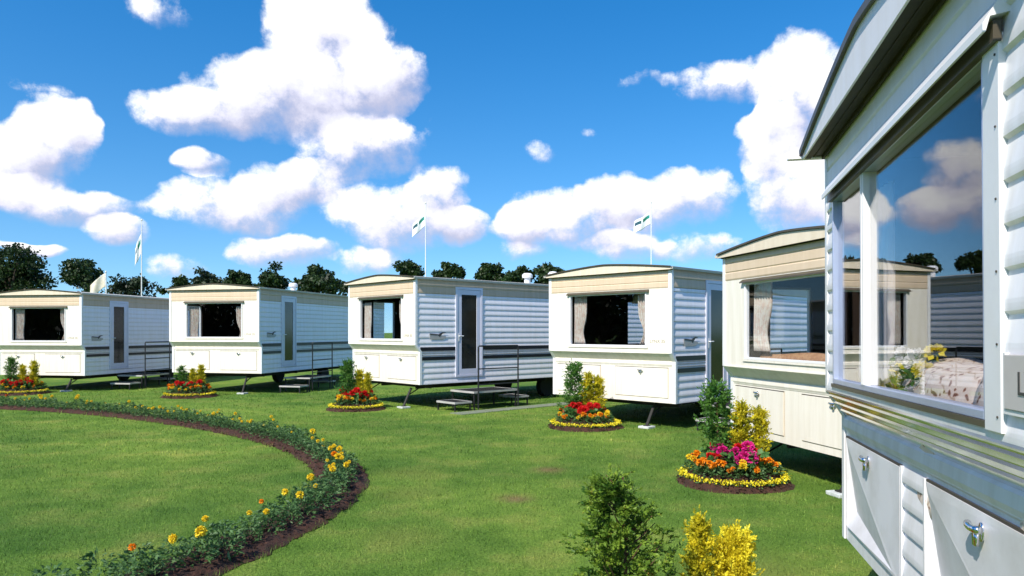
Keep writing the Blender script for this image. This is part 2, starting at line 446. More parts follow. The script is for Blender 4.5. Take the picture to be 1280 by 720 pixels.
hgt = gm('DIVIDE', gm('MULTIPLY_ADD', sa.outputs[0], -.35, sa.outputs[1]), dv)
grp.links.new(gm('MULTIPLY_ADD', bil, 1.0, hgt), go.inputs[1])
g0 = nt.nodes.new('ShaderNodeGroup'); g0.node_tree = grp
nt.links.new(az.outputs[0], g0.inputs[0]); nt.links.new(ele.outputs[0], g0.inputs[1])
sh = N(nt, 'ShaderNodeMapRange', interpolation_type='SMOOTHSTEP'); sh.inputs['From Min'].default_value = -.46; sh.inputs['From Max'].default_value = .22
nt.links.new(g0.outputs[1], sh.inputs['Value'])
fm = N(nt, 'ShaderNodeMath', operation='MULTIPLY_ADD'); nt.links.new(sh.outputs[0], fm.inputs[0]); fm.inputs[1].default_value = -.42; fm.inputs[2].default_value = 1.0
cov = N(nt, 'ShaderNodeMapRange', interpolation_type='SMOOTHSTEP'); cov.inputs['From Min'].default_value = .22
nt.links.new(fm.outputs[0], cov.inputs['From Max']); nt.links.new(g0.outputs[0], cov.inputs['Value'])
cr = ramp(nt, [(0, (4.3, 4.4, 5.8)), (.40, (6.3, 6.35, 7.6)), (1, (8.7, 8.75, 8.9))], sh.outputs[0])
mxs = N(nt, 'ShaderNodeMix', data_type='RGBA'); nt.links.new(cov.outputs[0], mxs.inputs['Factor'])
nt.links.new(hs.outputs[0], mxs.inputs['A']); nt.links.new(cr.outputs[0], mxs.inputs['B'])
nt.links.new(mxs.outputs['Result'], bg.inputs['Color'])

sl = bpy.data.lights.new('sun', 'SUN'); sl.energy = 5.0; sl.angle = R(.5); sl.color = (1, .94, .84)
so = link(bpy.data.objects.new('sun', sl)); so.rotation_euler = (-sun_dir).to_track_quat('-Z', 'Y').to_euler(); so.location = (-20, -25, 30)

cam = bpy.data.cameras.new('camera'); cam.sensor_width = 36; cam.lens = F / 1280 * 36; cam.shift_y = (YH - 360) / 1280
cam.clip_start = .05; cam.clip_end = 3000
co = link(bpy.data.objects.new('camera', cam)); co.location = (0, 0, 1.86); co.rotation_euler = (R(90), 0, 0)
S.camera = co
S.view_settings.view_transform = 'Standard'; S.view_settings.look = 'None'; S.view_settings.gamma = 1; S.view_settings.exposure = 0.28
S.render.engine = 'CYCLES'; S.cycles.max_bounces = 7; S.cycles.diffuse_bounces = 3; S.cycles.transparent_max_bounces = 20
S.cycles.use_denoising = True

# ------------------------------------------------------------------ ground
g = MB()
g.face([(-900, -300, 0), (900, -300, 0), (900, 1500, 0), (-900, 1500, 0)])
tag(g.build('ground', M['lawn'], fix=False), kind='structure')

# curved soil strip of the border
def crom(P, n):
    out = []
    P = [2 * Vector(P[0]) - Vector(P[1])] + [Vector(p) for p in P] + [2 * Vector(P[-1]) - Vector(P[-2])]
    for i in range(1, len(P) - 2):
        for k in range(n):
            t = k / n; a, b_, c, d_ = P[i - 1], P[i], P[i + 1], P[i + 2]
            out.append(.5 * ((2 * b_) + (c - a) * t + (2 * a - 5 * b_ + 4 * c - d_) * t * t + (3 * b_ - a - 3 * c + d_) * t ** 3))
    out.append(P[-2]); return out
ctrl = [(-17.0, 18.6), (-14.5, 18.35), (-12.3, 17.85), (-9.6, 16.75), (-7.2, 15.25), (-5.1, 13.55), (-3.65, 12.0), (-2.72, 10.6), (-2.2, 9.4), (-2.05, 8.3), (-2.1, 7.3), (-2.33, 6.3), (-2.7, 5.35), (-3.3, 4.4), (-4.2, 3.5)]
BP = crom(ctrl, 14)
BPn = np.array([(p.x, p.y) for p in BP])
def resample(P, step):
    P = np.asarray(P); seg = np.linalg.norm(np.diff(P, axis=0), axis=1); cum = np.concatenate([[0], np.cumsum(seg)])
    t = np.arange(0, cum[-1], step); return np.stack([np.interp(t, cum, P[:, 0]), np.interp(t, cum, P[:, 1])], 1)
strip = resample(BPn, .09)
tan = unit(np.gradient(strip, axis=0)); nor = np.stack([-tan[:, 1], tan[:, 0]], 1)
vs = []; NC = 13
for i, (p, nn) in enumerate(zip(strip, nor)):
    wl = .31 + RS.normal() * .022; wr = .33 + RS.normal() * .022
    for k in range(NC):
        t = k / (NC - 1) * 2 - 1
        q = p + nn * (t * (wl if t < 0 else wr))
        h = .006 + .055 * (1 - t ** 4) + (RS.normal() * .010 if 0 < k < NC - 1 else 0)
        vs.append((q[0], q[1], h))
fs = [(i * NC + k, i * NC + k + 1, (i + 1) * NC + k + 1, (i + 1) * NC + k) for i in range(len(strip) - 1) for k in range(NC - 1)]
b_ = MB(); b_.v = vs; b_.f = fs
def clods(mb, pts, r_):
    for p in pts:
        r0 = abs(r_.normal()) * .009 + .005; n = len(mb.v)
        for d_ in ((1, 0, 0), (-1, 0, 0), (0, 1, 0), (0, -1, 0), (0, 0, 1), (0, 0, -1)):
            k = r0 * r_.uniform(.6, 1.3); mb.v.append((p[0] + d_[0] * k, p[1] + d_[1] * k, p[2] + d_[2] * k * .8))
        for f in ((0, 2, 4), (2, 1, 4), (1, 3, 4), (3, 0, 4), (2, 0, 5), (1, 2, 5), (3, 1, 5), (0, 3, 5)): mb.f.append(tuple(n + i for i in f))
ii = RS.integers(0, len(strip), 5200); tt = RS.uniform(-1, 1, 5200)
clods(b_, [(strip[i][0] + nor[i][0] * t * .33, strip[i][1] + nor[i][1] * t * .33, .008 + .055 * (1 - t ** 4)) for i, t in zip(ii, tt) if strip[i][1] < 15], RS)
tag(b_.build('soil_strip', M['soil'], smooth=False), kind='structure')

# ------------------------------------------------------------------ static caravans
W = 3.07; L = 9.0
ZE = 3.05; ZB = .517; K1 = 1.47; K0 = 1.31
OV = .18

def cells(us, zs, holes):
    for i in range(len(us) - 1):
        for j in range(len(zs) - 1):
            uc = (us[i] + us[i + 1]) / 2; zc = (zs[j] + zs[j + 1]) / 2
            if any(h[0] < uc < h[1] and h[2] < zc < h[3] for h in holes): continue
            yield us[i], us[i + 1], zs[j], zs[j + 1]

def clad(mb, u0, u1, z0, z1, holes, place, off, zpts, ustart=None):
    """ribbed sheet; place(u, off, z) -> point"""
    zs = sorted({z0, z1, *[h[2] for h in holes if z0 < h[2] < z1], *[h[3] for h in holes if z0 < h[3] < z1]})
    us = sorted({u0, u1, *[h[0] for h in holes if u0 < h[0] < u1], *[h[1] for h in holes if u0 < h[1] < u1]})
    for a, b2, c, d2 in cells(us, zs, holes):
        pts = [c] + [z for z in zpts if c + 1e-4 < z < d2 - 1e-4] + [d2]
        for za, zb in zip(pts[:-1], pts[1:]):
            aa = a if (ustart is None or a > u0 + 1e-6) else ustart(za)
            ab = a if (ustart is None or a > u0 + 1e-6) else ustart(zb)
            mb.face([place(aa, off(za + 1e-5), za), place(b2, off(za + 1e-5), za), place(b2, off(zb - 1e-5), zb), place(ab, off(zb - 1e-5), zb)])

def rib_profile(pitch, depth, base):
    """shiplap rib: leans outwards going down, tucks back in under its lip"""
    def off(z):
        t = ((z - base) / pitch) % 1.0
        if t < .08: return depth * (t / .08)
        if t < .35: return depth * (1 + .06 * math.sin((t - .08) / .27 * PI))
        return depth * (1 - (t - .35) / .65)
    pts = []
    k = 0
    while base + k * pitch < 4:
        for t in (0, .04, .08, .15, .25, .35, .6, .85): pts.append(base + (k + t) * pitch)
        k += 1
    return off, pts

def slab_holes(mb, axis, c0, c1, u0, u1, z0, z1, holes):
    us = sorted({u0, u1, *[x for h in holes for x in h[:2] if u0 < x < u1]}); zs = sorted({z0, z1, *[x for h in holes for x in h[2:] if z0 < x < z1]})
    solid = {}
    for i in range(len(us) - 1):
        for j in range(len(zs) - 1):
            uc = (us[i] + us[i + 1]) / 2; zc = (zs[j] + zs[j + 1]) / 2
            solid[i, j] = not any(h[0] < uc < h[1] and h[2] < zc < h[3] for h in holes)
    P = (lambda c, u, z: (c, u, z)) if axis == 'x' else (lambda c, u, z: (u, c, z))
    for (i, j), sld in solid.items():
        if not sld: continue
        a, b2, c, d2 = us[i], us[i + 1], zs[j], zs[j + 1]
        mb.face([P(c0, a, c), P(c0, b2, c), P(c0, b2, d2), P(c0, a, d2)]); mb.face([P(c1, a, c), P(c1, a, d2), P(c1, b2, d2), P(c1, b2, c)])
        if not solid.get((i - 1, j)): mb.face([P(c0, a, c), P(c0, a, d2), P(c1, a, d2), P(c1, a, c)])
        if not solid.get((i + 1, j)): mb.face([P(c0, b2, c), P(c1, b2, c), P(c1, b2, d2), P(c0, b2, d2)])
        if not solid.get((i, j - 1)): mb.face([P(c0, a, c), P(c1, a, c), P(c1, b2, c), P(c0, b2, c)])
        if not solid.get((i, j + 1)): mb.face([P(c0, a, d2), P(c0, b2, d2), P(c1, b2, d2), P(c1, a, d2)])

def text(body, size, parent, name, loc, mat, extrude=.002, sx=1.0):
    cu = bpy.data.curves.new(name, 'FONT'); cu.body = body; cu.size = size; cu.extrude = extrude
    cu.materials.append(mat)
    tmp = bpy.data.objects.new(name, cu); COL.objects.link(tmp)
    me = bpy.data.meshes.new_from_object(tmp.evaluated_get(bpy.context.evaluated_depsgraph_get()))
    bpy.data.objects.remove(tmp); bpy.data.curves.remove(cu)
    o = bpy.data.objects.new(name, me)
    o.matrix_local = Matrix(((0, 0, -1, loc[0]), (-1, 0, 0, loc[1]), (0, 1, 0, loc[2]), (0, 0, 0, 1)))
    o.scale = (sx, 1, 1)
    return link(o, parent)

def caravan(label, X, Y, th, dz=0.0, near=False, vents=(), rec=.13, lefts=()):
    OV = .145 if near else .085; SO = .07 if near else .045
    rise = .20 if near else .125
    arc = lambda y: ZE + .02 + rise * (1 - abs((y - W / 2) / (W / 2 + SO)) ** (1.3 if near else 1.4))
    t = R(th)
    root = empty('static_caravan', (X, Y, dz), -t); G = -dz
    tag(root, label, 'static caravan', 'static caravans set round the lawn')
    XF = lambda z: 0.0 if z >= K1 else (rec if z <= K0 else rec * (K1 - z) / (K1 - K0))
    if near: wy0, wy1, wz0, wz1 = .443, W - .233, 1.535, 2.715
    else: wy0, wy1, wz0, wz1 = .547, W - .565, 1.585, 2.645
    front_hole = (wy0, wy1, wz0, wz1)
    side_holes = [(2.70, 3.75, 1.56, 2.62)] if near else lefts
    door = (1.2, 2.08, .66, 2.90)
    pitch = .131 if near else .142
    off, zp = rib_profile(pitch, .0135, ZB - .02)
    # --- front, upper
    mb = MB()
    if near:
        foff, fzp = rib_profile(.131, .013, K1)
        clad(mb, 0, W, K1, wz1 + .10, [front_hole], lambda u, o, z: (-o, u, z), foff, fzp)
        mb2 = MB(); slab_holes(mb2, 'x', .006, .05, 0, W, K1, wz1 + .10, [front_hole]); mb.f += [tuple(i + len(mb.v) for i in f) for f in mb2.f]; mb.v += mb2.v
        mb.build('front_panel', M['white'], root, fix=False)
        # broad flat pressed bands over the window
        mb = MB()
        mb.prism_y([(.05, 2.816), (-.004, 2.816), (-.012, 2.83), (-.012, 2.915), (0, 2.925), (.05, 2.925)], 0, W)
        mb.prism_y([(.05, 2.9255), (.002, 2.9255), (-.010, 2.94), (-.010, 3.01), (-.002, 3.02), (-.002, ZE), (.05, ZE)], 0, W)
        mb.build('frieze_band', M['lav_cast'], root)
    else:
        slab_holes(mb, 'x', 0, .05, 0, W, K1, 2.70, [front_hole])
        mb.build('front_panel', M['cream'], root, weld=True)
        mb = MB(); mb.prism_y([(.05, 2.7005), (-.002, 2.7005), (-.010, 2.72), (-.010, 2.80), (-.001, 2.815), (-.010, 2.83), (-.010, 2.93), (-.001, 2.945), (-.010, 2.96), (-.004, ZE), (.05, ZE)], 0, W)
        mb.build('frieze_band', M['beige'], root)
    # --- waist band leaning back under the window, then the lower panel
    mb = MB()
    if near:
        prof = [(0, K1)]
        lip = [(-.012, K1 + .018), (-.016, K1 + .004), (-.006, K1 - .008)]
        pr = lip[:]
        nb = 3
        for k in range(nb):
            a = k / nb; z = K1 - .012 - a * (K1 - K0 - .02); x = rec * a
            pr += [(x - .004, z), (x - .006, z - .012), (x + .006, z - .016)]
        pr += [(rec, K0), (rec + .05, K0), (.06, K1 + .018)]
        mb.prism_y(pr, .001, W - .001); mb.build('waist_band', M['metalband'], root)
    else:
        mb.prism_y([(-.012, K1 + .012), (-.014, K1 - .006), (0.0, K1 - .014), (rec - .004, K0 + .008), (rec, K0), (rec + .05, K0), (.055, K1 + .012)], .001, W - .001)
        mb.build('waist_band', M['cream'], root, smooth=False)
    mb = MB(); LT0 = K0 - .13
    lp = [(rec, K0 - .0005), (rec - .012, K0 - .012), (rec - .016, K0 - .06), (rec - .006, K0 - .085), (rec - .006, K0 - .09), (rec, K0 - .10)] + ([(rec, LT0 + .004), (rec + .044, LT0 + .0035), (rec + .044, .612), (rec, .6115)] if near else []) + [(rec, ZB), (rec + .05, ZB), (rec + .05, K0 - .0005)]
    mb.prism_y(lp, .001, W - .001)
    mb.build('lower_panel', M['white'] if near else M['cream'], root)
    # --- lockers
    LT, LB_ = K0 - .13, .615
    for (a, b2) in ((1.78, 2.955), (.15, 1.386)):
        if near:
            mb = MB(); x0 = rec - .014; x1 = rec - .0005; xi = rec - .002
            TL, TR, BL, BR = (x0, b2, LT), (x0, a, LT), (xi + .008, b2 - .05, LB_ + .055), (x0, a + .10, LB_)
            fl = [(x0, b2, LT), (x0, a, LT), (x0, a, LB_), (x0, b2, LB_)]
            i_ = [(x0 - .002, b2 - .05, LT - .045), (x0 - .002, a + .12, LB_ + .02), (x0 + .055, b2 - .04, LB_ + .10)]
            # flat door skin with a creased corner facet
            mb.face([fl[0], fl[1], fl[2], i_[1], i_[0]])
            mb.face([fl[0], i_[0], i_[2], fl[3]]); mb.face([fl[3], i_[2], i_[1], fl[2]])
            mb.face([i_[0], i_[1], i_[2]])
            for p, q in zip(fl, fl[1:] + fl[:1]): mb.face([p, q, (x1, q[1], q[2]), (x1, p[1], p[2])])
            lk = mb.build('locker_door', M['wash'], root)
        else:
            mb = MB().box(rec - .012, rec + .004, a, b2, LB_, LT); lk = mb.build('locker_door', M['cream'], root, bevel=.004)
        mb = MB()
        mb.box(rec - .004, rec - .0005, a - .008, a, LB_ - .008, LT + .008); mb.box(rec - .004, rec - .0005, b2, b2 + .008, LB_ - .008, LT + .008)
        mb.box(rec - .004, rec - .0005, a, b2, LB_ - .008, LB_)
        mb.build('seal', M['ochre'], lk)
        mb = MB().box(rec - .010, rec - .0005, a - .008, b2 + .008, LT + .001, LT + .012); mb.build('hinge_strip', M['seal'], lk)
        hy, hz = (a + b2) / 2, LT - .055
        mb = MB(); xs = rec - .014
        n = 18
        mb.prism_x([(hy + .020 * math.cos(k * 2 * PI / n), hz - .012 + .034 * math.sin(k * 2 * PI / n)) for k in range(n)], xs - .008, xs)
        mb.tube([(xs - .006, hy, hz), (xs - .03, hy, hz)], .010, 12)
        mb.tube([(xs - .030, hy + .056, hz + .006), (xs - .037, hy + .03, hz + .002), (xs - .038, hy, hz), (xs - .037, hy - .03, hz + .002), (xs - .030, hy - .056, hz + .006)], .0135, 12)
        mb.prism_x([(hy - .014, hz - .060), (hy + .014, hz - .060), (hy + .020, hz - .012), (hy - .020, hz - .012)], xs - .030, xs - .018)
        mb.build('handle', M['chrome'], lk, smooth=True)
    if near:   # pressed ribs between the two lockers
        mb = MB(); foff, fzp = rib_profile(.118, .012, ZB)
        clad(mb, 1.42, 1.745, LB_, LT + .01, [], lambda u, o, z: (rec - .001 - o, u, z), foff, fzp)
        mb.box(rec - .016, rec - .0005, 1.745, 1.765, LB_ - .03, LT + .01); mb.box(rec - .016, rec - .0005, 1.40, 1.42, LB_ - .03, LT + .01)
        mb.build('ribbed_panel', M['white'], root, fix=False)
    # --- side walls, rear wall
    for side in (0, 1):
        y = 0 if side == 0 else W; sg = -1 if side == 0 else 1
        holes = [door] if side == 0 else side_holes
        mb = MB()
        clad(mb, 0, L, ZB, 2.70, holes, lambda u, o, z: (u, y + sg * o, z), off, zp, ustart=XF if True else None)
        mb.build('side_wall', M['lav_cast'], root, fix=False)
        boff, bzp = rib_profile(.175, .014, 2.70)
        mb = MB(); clad(mb, 0, L, 2.70, ZE, holes, lambda u, o, z: (u, y + sg * (o + .004), z), boff, bzp)
        mb.build('frieze_band', M['beige_side'], root, fix=False)
        # stripes
        for z0, z1, mt in ((1.325, 1.415, 'black'), (1.095, 1.18, 'black'), (1.18, 1.325, 'greystripe')):
            segs = [(rec + .01, door[0] - .01), (door[1] + .01, L - .01)] if side == 0 else [(rec + .01, L - .01)]
            mb = MB()
            for a, b2 in segs:
                if mt == 'black': mb.box(a if z0 < K0 else a + .0, b2, min(y + sg * .020, y), max(y + sg * .020, y), z0, z1)
                else:
                    for zz in (1.205, 1.258, 1.30): mb.box(a, b2, min(y + sg * .0195, y), max(y + sg * .0195, y), zz, zz + .016)
            mb.build('stripe', M[mt], root)
        # corner trim following the kink
        mb = MB()
        pth = [(0, ZE), (0, K1), (rec, K0), (rec, ZB)]
        o1, o2 = -.012, .05
        poly = [(x + o1, z) for x, z in pth] + [(x + o2, z) for x, z in reversed(pth)]
        mb.prism_y(poly, min(y + sg * .024, y - sg * .002), max(y + sg * .024, y - sg * .002))
        mb.prism_y([(x + o1 - .002, z) for x, z in pth] + [(x - .003, z) for x, z in reversed(pth)], min(y - sg * .05, y), max(y - sg * .05, y))
        mb.build('corner_trim', M['trimw'], root)
        # gutter
        mb = MB().prism_x([(y + sg * .045, ZE - .008), (y + sg * .098, ZE - .008), (y + sg * .106, ZE + .035), (y + sg * .094, ZE + .035), (y + sg * .088, ZE + .004), (y + sg * .045, ZE + .004)], -.24 if near else -.095, L + .1)
        mb.build('gutter', M['trimw'] if near else M['roof'], root)
    MB().box(L - .03, L, .002, W - .002, ZB, ZE).build('rear_wall', M['lav_cast'], root)
    # --- roof
    ys = np.linspace(-SO, W + SO, 29)
    mb = MB()
    poly = [(y, arc(y)) for y in ys] + [(y, arc(y) + .03) for y in reversed(ys)]
    mb.prism_x(poly, -OV + .012, L + .12); mb.build('roof', M['roof'], root, fix=True)
    mb = MB()
    mb.prism_x([(-SO, ZE - .012)] + [(W + SO, ZE - .012)] + [(y, arc(y) - .001) for y in reversed(ys)], -OV, -OV + .011)
    mb.build('fascia', M['lav_cast'] if near else M['fasc'], root)
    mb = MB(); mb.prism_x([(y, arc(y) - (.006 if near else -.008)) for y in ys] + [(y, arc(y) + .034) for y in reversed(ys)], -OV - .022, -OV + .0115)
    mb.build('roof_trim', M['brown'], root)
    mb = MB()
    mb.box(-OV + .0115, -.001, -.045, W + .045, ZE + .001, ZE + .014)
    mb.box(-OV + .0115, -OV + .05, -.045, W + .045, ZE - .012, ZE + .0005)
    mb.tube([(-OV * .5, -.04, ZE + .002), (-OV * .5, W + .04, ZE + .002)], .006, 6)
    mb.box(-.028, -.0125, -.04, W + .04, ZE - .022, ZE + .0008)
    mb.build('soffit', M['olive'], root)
    for (vx, vy, vs_) in vents:
        z = arc(vy) + .02
        mb = MB().lathe([(.09, z), (.09, z + .18 * vs_), (.15, z + .19 * vs_), (.15, z + .29 * vs_), (.10, z + .34 * vs_), (.02, z + .35 * vs_)], vx, vy, 16)
        mb.build('roof_vent', M['trimw'], root, smooth=False)
    # --- front window
    mb = MB(); fw = .03
    x0, x1 = -.016, .05
    mb.box(x0, x1, wy0, wy0 + fw, wz0, wz1); mb.box(x0, x1, wy1 - fw, wy1, wz0, wz1)
    mb.box(x0, x1, wy0 + fw, wy1 - fw, wz0, wz0 + fw); mb.box(x0, x1, wy0 + fw, wy1 - fw, wz1 - fw, wz1)
    fr = mb.build('front_window', M['alu'] if near else M['trimw'], root, bevel=.003)
    if near:
        ym = 2.04
        mb = MB(); mb.box(x0 - .006, x1, ym + .009, ym + .030, wz0 + fw, wz1 - fw); mb.box(x0 - .006, x1, ym - .030, ym - .009, wz0 + fw, wz1 - fw)
        mb.build('mullion', M['trimw'], fr, bevel=.003)
        MB().box(x0 + .004, x1, ym - .009, ym + .009, wz0 + fw, wz1 - fw).build('centre_strip', M['ochre'], fr)
        panes = [(wy0 + fw, ym - .030), (ym + .030, wy1 - fw)]
        # white jambs, dark sill underside, pelmet
        mb = MB(); mb.box(-.024, 0, wy0 - .122, wy0 - .001, wz0 - .028, wz1)
        mb.build('jamb', M['trimw'], fr, bevel=.003)
        mb = MB().box(-.022, .0, wy0 - .03, wy1 + .02, wz0 - .022, wz0 - .001); mb.build('sill', M['brown'], fr)
        mb = MB()
        for k in range(6):
            zz = wz0 + .02 + k * .22
            mb.tube([(-.0235, wy0 - .10, zz), (-.027, wy0 - .10, zz)], .004, 8)
        mb.build('rivets', M['seal'], fr)
        mb = MB(); mb.prism_y([(0, wz1 + .10), (-.03, wz1 + .095), (-.075, wz1 + .02), (-.075, wz1 - .006), (-.067, wz1 - .006), (-.055, wz1 + .04), (0, wz1 + .05)], wy0 - .15, wy1 + .02)
        mb.build('pelmet', M['trimw'], fr)
        mb = MB().box(-.040, -.0165, wy0 - .13, wy1 + .015, wz1 - .028, wz1 + .036); mb.build('blind_box', M['brown'], fr)
    else:
        panes = [(wy0 + fw, wy1 - fw)]
        mb = MB(); mb.prism_y([(0, wz1 + .045), (-.05, wz1 + .012), (-.055, wz1 - .008), (0, wz1 - .002)], wy0 - .06, wy1 + .06)
        mb.build('pelmet', M['brown'], fr)
        mb = MB().box(-.018, -.001, wy0 - .03, wy1 + .03, wz0 - .03, wz0 - .001); mb.build('sill', M['cream'], fr)
    for a, b2 in panes:
        MB().box(.012, .017, a, b2, wz0 + fw, wz1 - fw).build('pane', M['glass_bay'] if near else M['glass'], fr)
    # --- side window (far side)
    y0, y1 = W - .04, W + .022
    for h in side_holes:
        mb = MB()
        mb.box(h[0], h[0] + fw, y0, y1, h[2], h[3]); mb.box(h[1] - fw, h[1], y0, y1, h[2], h[3])
        mb.box(h[0] + fw, h[1] - fw, y0, y1, h[2], h[2] + fw); mb.box(h[0] + fw, h[1] - fw, y0, y1, h[3] - fw, h[3])
        sw = mb.build('side_window', M['trimw'], root)
        MB().box(h[0] + fw, h[1] - fw, W, W + .005, h[2] + fw, h[3] - fw).build('pane', M['glass'], sw)
    # --- door
    d = door; mb = MB()
    mb.box(d[0], d[0] + .06, -.03, .05, d[2], d[3]); mb.box(d[1] - .06, d[1], -.03, .05, d[2], d[3]); mb.box(d[0] + .06, d[1] - .06, -.03, .05, d[3] - .06, d[3]); mb.box(d[0] + .06, d[1] - .06, -.03, .05, d[2], d[2] + .05)
    dr = mb.build('door', M['doorw'], root, bevel=.004)
    a0, a1, c0, c1 = d[0] + .065, d[1] - .065, d[2] + .055, d[3] - .065
    mb = MB(); slab_holes(mb, 'y', -.018, .02, a0, a1, c0, c1, [(a0 + .13, a1 - .13, c0 + .14, c1 - .12)])
    mb.build('door_leaf', M['doorw'], dr, weld=True)
    MB().box(a0 + .13, a1 - .13, -.006, .004, c0 + .14, c1 - .12).build('door_pane', M['doorglass'], dr)
    mb = MB().box(a0 + .02, a0 + .055, -.028, -.018, 1.55, 1.75); mb.tube([(a0 + .04, -.028, 1.68), (a0 + .04, -.06, 1.68), (a0 + .16, -.06, 1.68)], .012, 8)
    mb.build('handle', M['trimw'], dr)
    # --- emblem on the door side: slanted grey lozenge under a swooping bird
    mb = MB()
    lo = [(.42, 1.60), (.80, 1.60), (.90, 1.635), (.90, 1.68), (.46, 1.74), (.40, 1.74)]
    n = len(lo); mb.v = [(x, -.0235, z) for x, z in lo] + [(x, -.019, z) for x, z in lo]
    mb.f = [tuple(range(n)), tuple(range(2 * n - 1, n - 1, -1))] + [(i, (i + 1) % n, (i + 1) % n + n, i + n) for i in range(n)]
    em = mb.build('emblem', M['logo_grey'], root)
    sw_ = [(.42, 1.715), (.66, 1.70), (.70, 1.66), (.74, 1.69), (.80, 1.745), (.92, 1.765), (.80, 1.775), (.72, 1.75), (.68, 1.725), (.42, 1.745)]
    n = len(sw_); mb = MB(); mb.v = [(x, -.0275, z) for x, z in sw_] + [(x, -.024, z) for x, z in sw_]
    mb.f = [tuple(range(n)), tuple(range(2 * n - 1, n - 1, -1))] + [(i, (i + 1) % n, (i + 1) % n + n, i + n) for i in range(n)]
    mb.build('bird_mark', M['letter'], em)
    # --- name on the front
    if near:
        mb = MB(); mb.box(-.030, -.016, -.05, .285, 1.585, 1.745)
        pl = mb.build('name_plate', M['plate'], root, bevel=.003)
        mb = MB().box(-.026, -.014, -.05, .30, 1.570, 1.584); mb.box(-.026, -.014, .286, .300, 1.584, 1.75)
        mb.build('plate_frame', M['trimw'], pl)
        text('LYNX 35', .095, pl, 'lettering', (-.0305, .195, 1.632), M['letter'])
    else:
        text('LYNX 35', .085, root, 'lettering', (-.001, .475, 1.665), M['letter2'], sx=1.05)
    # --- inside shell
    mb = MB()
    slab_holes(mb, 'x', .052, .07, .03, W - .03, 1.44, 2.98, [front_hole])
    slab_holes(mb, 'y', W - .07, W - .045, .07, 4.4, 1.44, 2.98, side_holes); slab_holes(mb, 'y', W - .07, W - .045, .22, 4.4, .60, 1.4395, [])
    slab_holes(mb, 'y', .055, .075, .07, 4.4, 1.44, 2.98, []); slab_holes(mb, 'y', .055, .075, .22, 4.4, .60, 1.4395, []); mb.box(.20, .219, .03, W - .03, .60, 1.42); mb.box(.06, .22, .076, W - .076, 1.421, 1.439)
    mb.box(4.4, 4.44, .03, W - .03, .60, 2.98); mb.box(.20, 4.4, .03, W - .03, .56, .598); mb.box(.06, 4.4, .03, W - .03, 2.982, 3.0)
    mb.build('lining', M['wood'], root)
    MB().box(.10 + rec, L - .05, .05, W - .05, ZB - .005, ZB + .03).build('floor_deck', M['chassis'], root)
    # --- running gear
    mb = MB()
    for y in (.75, W - .75): mb.box(.55, L - .4, y - .03, y + .03, .36, ZB - .006)
    for x in (.6, 2.5, 4.6, 6.6, L - .5): mb.box(x - .025, x + .025, .2, W - .2, .40, ZB - .007)
    mb.build('chassis', M['chassis'], root)
    for y in (.62, W - .62):
        wz = .30 + G
        wh = MB().lathe([(.16, -.09), (.29, -.09), (.30, -.06), (.30, .06), (.29, .09), (.16, .09)], 0, 0, 28).build('wheel', M['rubber'], root, smooth=False)
        wh.location = (5.0, y, wz); wh.rotation_euler = (R(90), 0, 0)
    for (x, y, tx) in ((.30, .60, -.22), (.30, W - .60, -.22), (L - .7, .62, .12), (L - .7, W - .62, .12)):
        mb = MB().tube([(x, y, .40), (x + tx, y, .05 + G)], .03, 8); mb.tube([(x + .35 * (1 if tx < 0 else -1), y, .44), (x + tx * .5, y, .22)], .015, 6); mb.box(x + tx - .05, x + tx + .05, y - .05, y + .05, .045 + G, .06 + G)
        jk = mb.build('jack_leg', M['chassis'], root)
        if not near or x > 1:
            MB().box(x + tx - .12, x + tx + .12, y - .12, y + .12, G, .044 + G).build('foot_pad', M['pad'], jk, bevel=.008)
        else:
            MB().box(x + tx - .12, x + tx + .12, y - .12, y + .12, G, .044 + G).build('foot_pad', M['pad'], jk, bevel=.008)
    return root

V = {}
defs = {
 1: ('cream static caravan at the left end of the row, nearest the big dark tree', -13.34, 22.61, -79.9, -.02, ()),
 2: ('cream static caravan second from the left, behind the bed nearest the second steps', -7.52, 21.67, -75.9, .10, ((3.6, 1.0, .8),)),
 3: ('middle static caravan, its ribbed door side and black steps in full view', -2.30, 17.34, -42.5, .08, ((4.45, .8, .85), (5.5, .8, 1.15))),
 4: ('static caravan right of the middle one, hanging lamp behind its front window', 2.97, 13.64, -44.3, -.01, ()),
 5: ('static caravan partly hidden behind the close-up one at right, with pink flowers before it', 3.80, 7.69, -13.13, -.10, ()),
 6: ('close-up white static caravan filling the right edge, its big window mirroring sky and caravans', 1.402, 1.829, 13.0, .02, ()),
}
for k, (lb, X, Y, th, dz, vents) in defs.items():
    V[k] = caravan(lb, X, Y, th, dz if k != 6 else .055, k == 6, vents, .10 if k == 6 else .13, {1: [(2.70, 3.75, 1.56, 2.62)], 4: [(2.70, 3.75, 1.56, 2.62)]}.get(k, [(.70, 1.42, 1.56, 2.62)]))
V[6].rotation_euler = (-R(1.1), 0, -R(13.0)); V[6].location.z = .055
def vworld(k, d, s, z=0.0):
    _, X, Y, th, dz, _ = defs[k]; t = R(th)
    return Vector((X + math.cos(t) * d + math.sin(t) * s, Y - math.sin(t) * d + math.cos(t) * s, z))
def vrot(k): return -R(defs[k][3])

